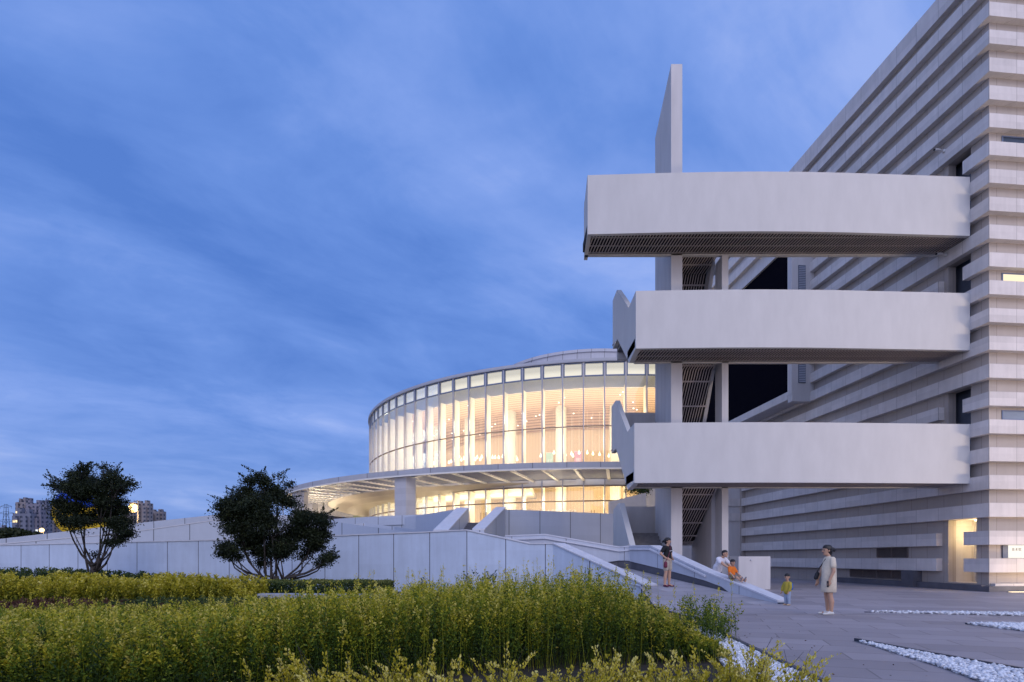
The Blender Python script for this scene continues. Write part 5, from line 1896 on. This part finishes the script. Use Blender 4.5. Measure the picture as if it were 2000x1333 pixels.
pts = [(.125, .16, 1.225), (.145, .10, 1.185), (.15, .02, 1.165), (.145, -.06, 1.16)]
m = MB()
limb(m, [Vector(p) for p in pts], .011, .011, 6)
m.build('shirt_stripe', M_WHITE, w1)
MSHORT = cloth('beige_shorts', (.42, .36, .29))
sh = [((.01, -.04, .86), .118, (.01, .04, .86), .118)]
for s in (-1, 1): sh += [((.01, s * .07, .85), .110, (.02, s * .098, .585), .088)]
capsule_mesh(sh, .012, MSHORT, 'shorts', w1)
for s, lt in ((-1, 0), (1, 0)):
    shoe(w1, (-.01, s * .11, 0), (.15, s * .145, 0), cloth('wine_shoe', (.12, .02, .05)) if 'wine_shoe' not in bpy.data.materials else bpy.data.materials['wine_shoe'])
m = MB()
limb(m, [Vector(p) for p in ((-.06, .05, 1.34), (.07, .06, 1.33), (.135, -.02, 1.20), (.135, -.10, 1.02), (.10, -.155, .90), (.08, -.19, .80))], .010, .010, 6)
m.build('bag_strap', plain('wine_leather', (.14, .015, .04), rough=.5), w1)
capsule_mesh([((.08, -.20, .78), .045, (.07, -.20, .66), .05), ((.10, -.18, .78), .035, (.10, -.18, .66), .04)], .012, bpy.data.materials['wine_leather'], 'bag', w1, 2)

# --- woman in cream dress, seen from the side, looking left
w2 = empty('person', (619 / F * 13.1, 13.1, .004), R(176), 'woman in cream knee-length dress with hair in a bun standing on the plaza', 'person')
hd = Vector((.045, 0, 1.475))
fd = Vector((math.cos(R(4)), math.sin(R(4)), 0))
body = head_segs(hd, fd, 1.0)
body += [((-.005, 0, 1.28), .052, (.025, 0, 1.40), .046), ((-.01, -.10, 1.26), .060, (-.01, .10, 1.26), .060), ((0, 0, 1.23), .10, (.0, 0, 1.02), .105), ((0, -.04, 1.0), .10, (0, -.05, .86), .105), ((0, .04, 1.0), .10, (0, .05, .86), .105)]
for s in (-1, 1):
    fwd = .05 if s == 1 else .12
    el = Vector((fwd - .05, s * .215, 1.00))
    wr = Vector((fwd + .04, s * .21, .79))
    body += [((-.01, s * .155, 1.265), .050, el, .042), (el, .040, wr, .026)]
    body += hand_segs(wr, (.12, 0, -1), (1, 0, 0), 1.0, .55)
    dx = .0
    body += [((0, s * .08, .84), .086, (dx + .015, s * .085, .46), .056), ((dx + .015, s * .085, .46), .053, (dx - .015, s * .09, .30), .060), ((dx - .015, s * .09, .30), .058, (dx - .01, s * .09, .08), .034), ((dx - .01, s * .09, .06), .034, (dx + .11, s * .10, .03), .027)]
capsule_mesh(body, .0085, M_SKIN, 'body', w2, 4)
face(w2, hd, fd, 1.0)
l_ = Vector((0, 0, 1)).cross(fd)
capsule_mesh([(hd + Vector((0, 0, .048)) - fd * .035, .090, hd + Vector((0, 0, .058)) + fd * .012, .080), (hd - fd * .055 - Vector((0, 0, .01)), .078, hd - fd * .060 - Vector((0, 0, .085)), .050), (hd - fd * .14 + Vector((0, 0, .028)), .044, hd - fd * .165 + Vector((0, 0, .0)), .036), (hd + l_ * .058 + Vector((0, 0, .03)) - fd * .01, .036, hd - l_ * .058 + Vector((0, 0, .03)) - fd * .01, .036)], .010, M_HAIR, 'hair', w2)
MCREAM = cloth('cream_dress', (.66, .56, .42))
loft(w2, 'dress', [((-.01, 0, 1.345), .055, .065), ((-.01, 0, 1.325), .085, .13), ((-.01, 0, 1.29), .105, .185), ((.0, 0, 1.20), .122, .165), ((.005, 0, 1.08), .145, .165), ((.005, 0, .95), .150, .170), ((.0, 0, .80), .152, .172), ((.0, 0, .66), .156, .178), ((.005, 0, .53), .158, .180), ((.005, 0, .515), .147, .168)], MCREAM)
for s in (-1, 1):
    fwd = .05 if s == 1 else .12
    capsule_mesh([((-.01, s * .15, 1.268), .066, (fwd * .3 - .02, s * .195, 1.12), .066)], .012, MCREAM, 'sleeve', w2, 3)
for s in (-1, 1): shoe(w2, (-.01, s * .09, 0), (.17, s * .11, 0), cloth('white_shoe', (.62, .60, .55)) if 'white_shoe' not in bpy.data.materials else bpy.data.materials['white_shoe'], 1.0)
m = MB()
limb(m, [Vector(p) for p in ((-.10, .06, 1.30), (-.02, .10, 1.345), (.09, .04, 1.28), (.155, -.08, 1.10), (.19, -.19, .96))], .011, .011, 6)
limb(m, [Vector(p) for p in ((-.10, .06, 1.30), (-.14, -.02, 1.18), (-.12, -.12, 1.05), (-.02, -.20, .99))], .011, .011, 6)
m.build('bag_strap', M_BLACK, w2)
capsule_mesh([((.17, -.20, .93), .05, (.20, -.20, .84), .05), ((.14, -.24, .93), .04, (.16, -.24, .84), .045)], .012, M_BLACK, 'bag', w2, 2)
MB().box(.115, .13, .17, .24, .64, .78).build('phone', M_BLACK, w2, bevel=.004)

# --- toddler in yellow jacket
ch = empty('person', (538 / F * 15.6, 15.6, .004), R(200), 'small child in yellow jacket and pale blue trousers standing near the ramp wall end', 'person')
s_ = .60
hd = Vector((.01, 0, .775))
fd = Vector((.8, .6, 0)).normalized()
body = head_segs(hd, fd, .82)
body += [((0, 0, .62), .036, (.005, 0, .72), .034), ((0, -.05, .62), .045, (0, .05, .62), .045), ((0, 0, .58), .075, (.005, 0, .40), .085)]
for s in (-1, 1):
    el = Vector((.03, s * .135, .50))
    wr = Vector((.08, s * .12, .39))
    body += [((0, s * .09, .62), .034, el, .028), (el, .027, wr, .019)] + hand_segs(wr, (.4, 0, -1), (1, 0, 0), .62, .5)
    body += [((0, s * .045, .38), .056, (.01, s * .05, .21), .040), ((.01, s * .05, .21), .038, (0, s * .055, .05), .026), ((0, s * .055, .035), .026, (.06, s * .06, .025), .022)]
capsule_mesh(body, .0085, M_SKIN, 'body', ch, 3)
face(ch, hd, fd, .82)
capsule_mesh([(hd + Vector((0, 0, .04)) - fd * .026, .075, hd + Vector((0, 0, .048)) + fd * .012, .068), (hd - fd * .045, .062, hd - fd * .045 - Vector((0, 0, .03)), .048)], .010, M_HAIR, 'hair', ch)
MY = cloth('yellow_jacket', (.40, .31, .04))
sg_ = [((0, -.06, .61), .056, (0, .06, .61), .056), ((0, 0, .57), .092, (.004, 0, .40), .105)]
for s in (-1, 1): sg_ += [((0, s * .09, .615), .046, (.03, s * .138, .50), .040), ((.03, s * .138, .50), .038, (.075, s * .122, .41), .030)]
capsule_mesh(sg_, .011, MY, 'jacket', ch)
sg_ = [((0, -.02, .40), .075, (0, .02, .40), .075)]
for s in (-1, 1): sg_ += [((0, s * .045, .37), .062, (.01, s * .05, .21), .048), ((.01, s * .05, .21), .046, (0, s * .055, .07), .040)]
capsule_mesh(sg_, .010, cloth('pale_blue_trousers', (.30, .36, .46)), 'trousers', ch)
for s in (-1, 1): shoe(ch, (0, s * .055, 0), (.085, s * .065, 0), cloth('tan_shoe', (.45, .36, .24)) if 'tan_shoe' not in bpy.data.materials else bpy.data.materials['tan_shoe'], .68)
capsule_mesh([((-.10, -.04, .58), .04, (-.10, -.04, .47), .045), ((-.10, .04, .58), .04, (-.10, .04, .47), .045)], .011, cloth('blue_backpack', (.03, .13, .45)), 'backpack', ch, 2)

# --- man in white T-shirt leaning towards the sliding child
mn = empty('person', (7.05, 19.6, .004), R(-58), 'man in white T-shirt bending behind the ramp wall and reaching for the sliding child', 'person')
hd = Vector((.34, 0, 1.44))
fd = Vector((.95, .1, 0)).normalized()
body = head_segs(hd, fd, 1.02)
body += [((.20, 0, 1.28), .058, (.30, 0, 1.38), .054), ((.19, -.12, 1.26), .068, (.19, .12, 1.26), .068), ((.17, 0, 1.22), .115, (.06, 0, 1.02), .110), ((.04, -.04, 1.0), .11, (0, -.06, .88), .11), ((.04, .04, 1.0), .11, (0, .06, .88), .11)]
el = Vector((.44, -.20, 1.08))
wr = Vector((.64, -.13, .95))
body += [((.20, -.18, 1.25), .058, el, .047), (el, .045, wr, .030)] + hand_segs(wr, (.85, .15, -.4), (0, 1, 0), 1.08, .4)
el = Vector((.38, .22, 1.02))
wr = Vector((.58, .15, .90))
body += [((.20, .18, 1.25), .058, el, .047), (el, .045, wr, .030)] + hand_segs(wr, (.85, -.1, -.4), (0, -1, 0), 1.08, .4)
for s in (-1, 1):
    dx = .10 * s
    body += [((0, s * .09, .88), .095, (dx + .06, s * .10, .48), .063), ((dx + .06, s * .10, .48), .058, (dx, s * .105, .08), .038), ((dx, s * .105, .06), .038, (dx + .12, s * .12, .035), .03)]
capsule_mesh(body, .009, M_SKIN, 'body', mn, 4)
face(mn, hd, fd, 1.02)
capsule_mesh([(hd + Vector((0, 0, .05)) - fd * .03, .088, hd + Vector((0, 0, .06)) + fd * .015, .078), (hd - fd * .05, .076, hd - fd * .05 - Vector((0, 0, .035)), .058)], .010, M_HAIR, 'hair', mn)
MWT = cloth('white_shirt', (.66, .64, .68))
sg_ = [((.19, -.13, 1.265), .082, (.19, .13, 1.265), .082), ((.17, 0, 1.21), .140, (.06, 0, 1.0), .136), ((.05, -.04, 1.0), .130, (0, -.055, .84), .132), ((.05, .04, 1.0), .130, (0, .055, .84), .132)]
for s in (-1, 1): sg_ += [((.20, s * .18, 1.258), .074, (.31, s * .205, 1.15), .070)]
capsule_mesh(sg_, .012, MWT, 'shirt', mn)
sg_ = [((0, -.03, .86), .122, (0, .03, .86), .122)]
for s in (-1, 1): sg_ += [((0, s * .085, .84), .112, (.10 * s + .06, s * .10, .50), .082), ((.10 * s + .06, s * .10, .50), .080, (.10 * s, s * .105, .12), .062)]
capsule_mesh(sg_, .012, cloth('dark_trousers', (.05, .045, .06)), 'trousers', mn)
for s in (-1, 1): shoe(mn, (.10 * s, s * .105, 0), (.10 * s + .17, s * .13, 0), M_BLACK, 1.1)

# --- child in orange sliding down the coping
s0 = 1.95
zc = .44 + (.64 - .44) * (s0 - 1.4) / .8 + .05
pk = rp(s0, .21)
ang = math.atan2(-AX.y, -AX.x)
oc = empty('person', (pk.x, pk.y, zc), ang, 'child in orange top sliding down the coping of the ramp wall', 'person')
sl = -.27
hd = Vector((.02, 0, .53))
fd = Vector((1, -.15, 0)).normalized()
body = head_segs(hd, fd, .84)
body += [((-.03, 0, .36), .040, (.0, 0, .47), .036), ((-.03, -.07, .36), .048, (-.03, .07, .36), .048), ((-.03, 0, .32), .080, (-.02, 0, .12), .092)]
for s in (-1, 1):
    el = Vector((.04, s * .15, .22))
    wr = Vector((.16, s * .15, .13))
    body += [((-.03, s * .10, .355), .038, el, .031), (el, .030, wr, .021)] + hand_segs(wr, (.8, 0, -.6), (0, s, 0), .68, .3)
    kn = Vector((.25, s * .075, .075))
    an = Vector((.46, s * .07, -.045))
    body += [((0, s * .06, .09), .066, kn, .047), (kn, .045, an, .030), (an, .028, an + Vector((.035, 0, .07)), .024)]
capsule_mesh(body, .009, M_SKIN, 'body', oc, 3)
face(oc, hd, fd, .84)
capsule_mesh([(hd + Vector((0, 0, .04)) - fd * .026, .077, hd + Vector((0, 0, .048)) + fd * .012, .070), (hd - fd * .045, .064, hd - fd * .045 - Vector((0, 0, .03)), .050)], .010, M_HAIR, 'hair', oc)
sg_ = [((-.03, -.075, .358), .060, (-.03, .075, .358), .060), ((-.03, 0, .31), .098, (-.02, 0, .10), .112)]
for s in (-1, 1): sg_ += [((-.03, s * .10, .36), .052, (.03, s * .145, .24), .046)]
capsule_mesh(sg_, .011, cloth('orange_top', (.72, .17, .015)), 'top', oc)
sg_ = [((-.02, -.02, .09), .098, (-.02, .02, .09), .098)]
for s in (-1, 1): sg_ += [((0, s * .06, .095), .076, (.23, s * .075, .08), .058)]
capsule_mesh(sg_, .011, cloth('grey_shorts', (.22, .17, .14)), 'shorts', oc)
for s in (-1, 1):
    capsule_mesh([((.45, s * .07, -.02), .030, (.49, s * .075, .075), .024), ((.445, s * .07, -.03), .034, (.46, s * .07, .02), .032)], .010, cloth('grey_shoe', (.20, .19, .21)) if 'grey_shoe' not in bpy.data.materials else bpy.data.materials['grey_shoe'], 'shoe', oc, 2)
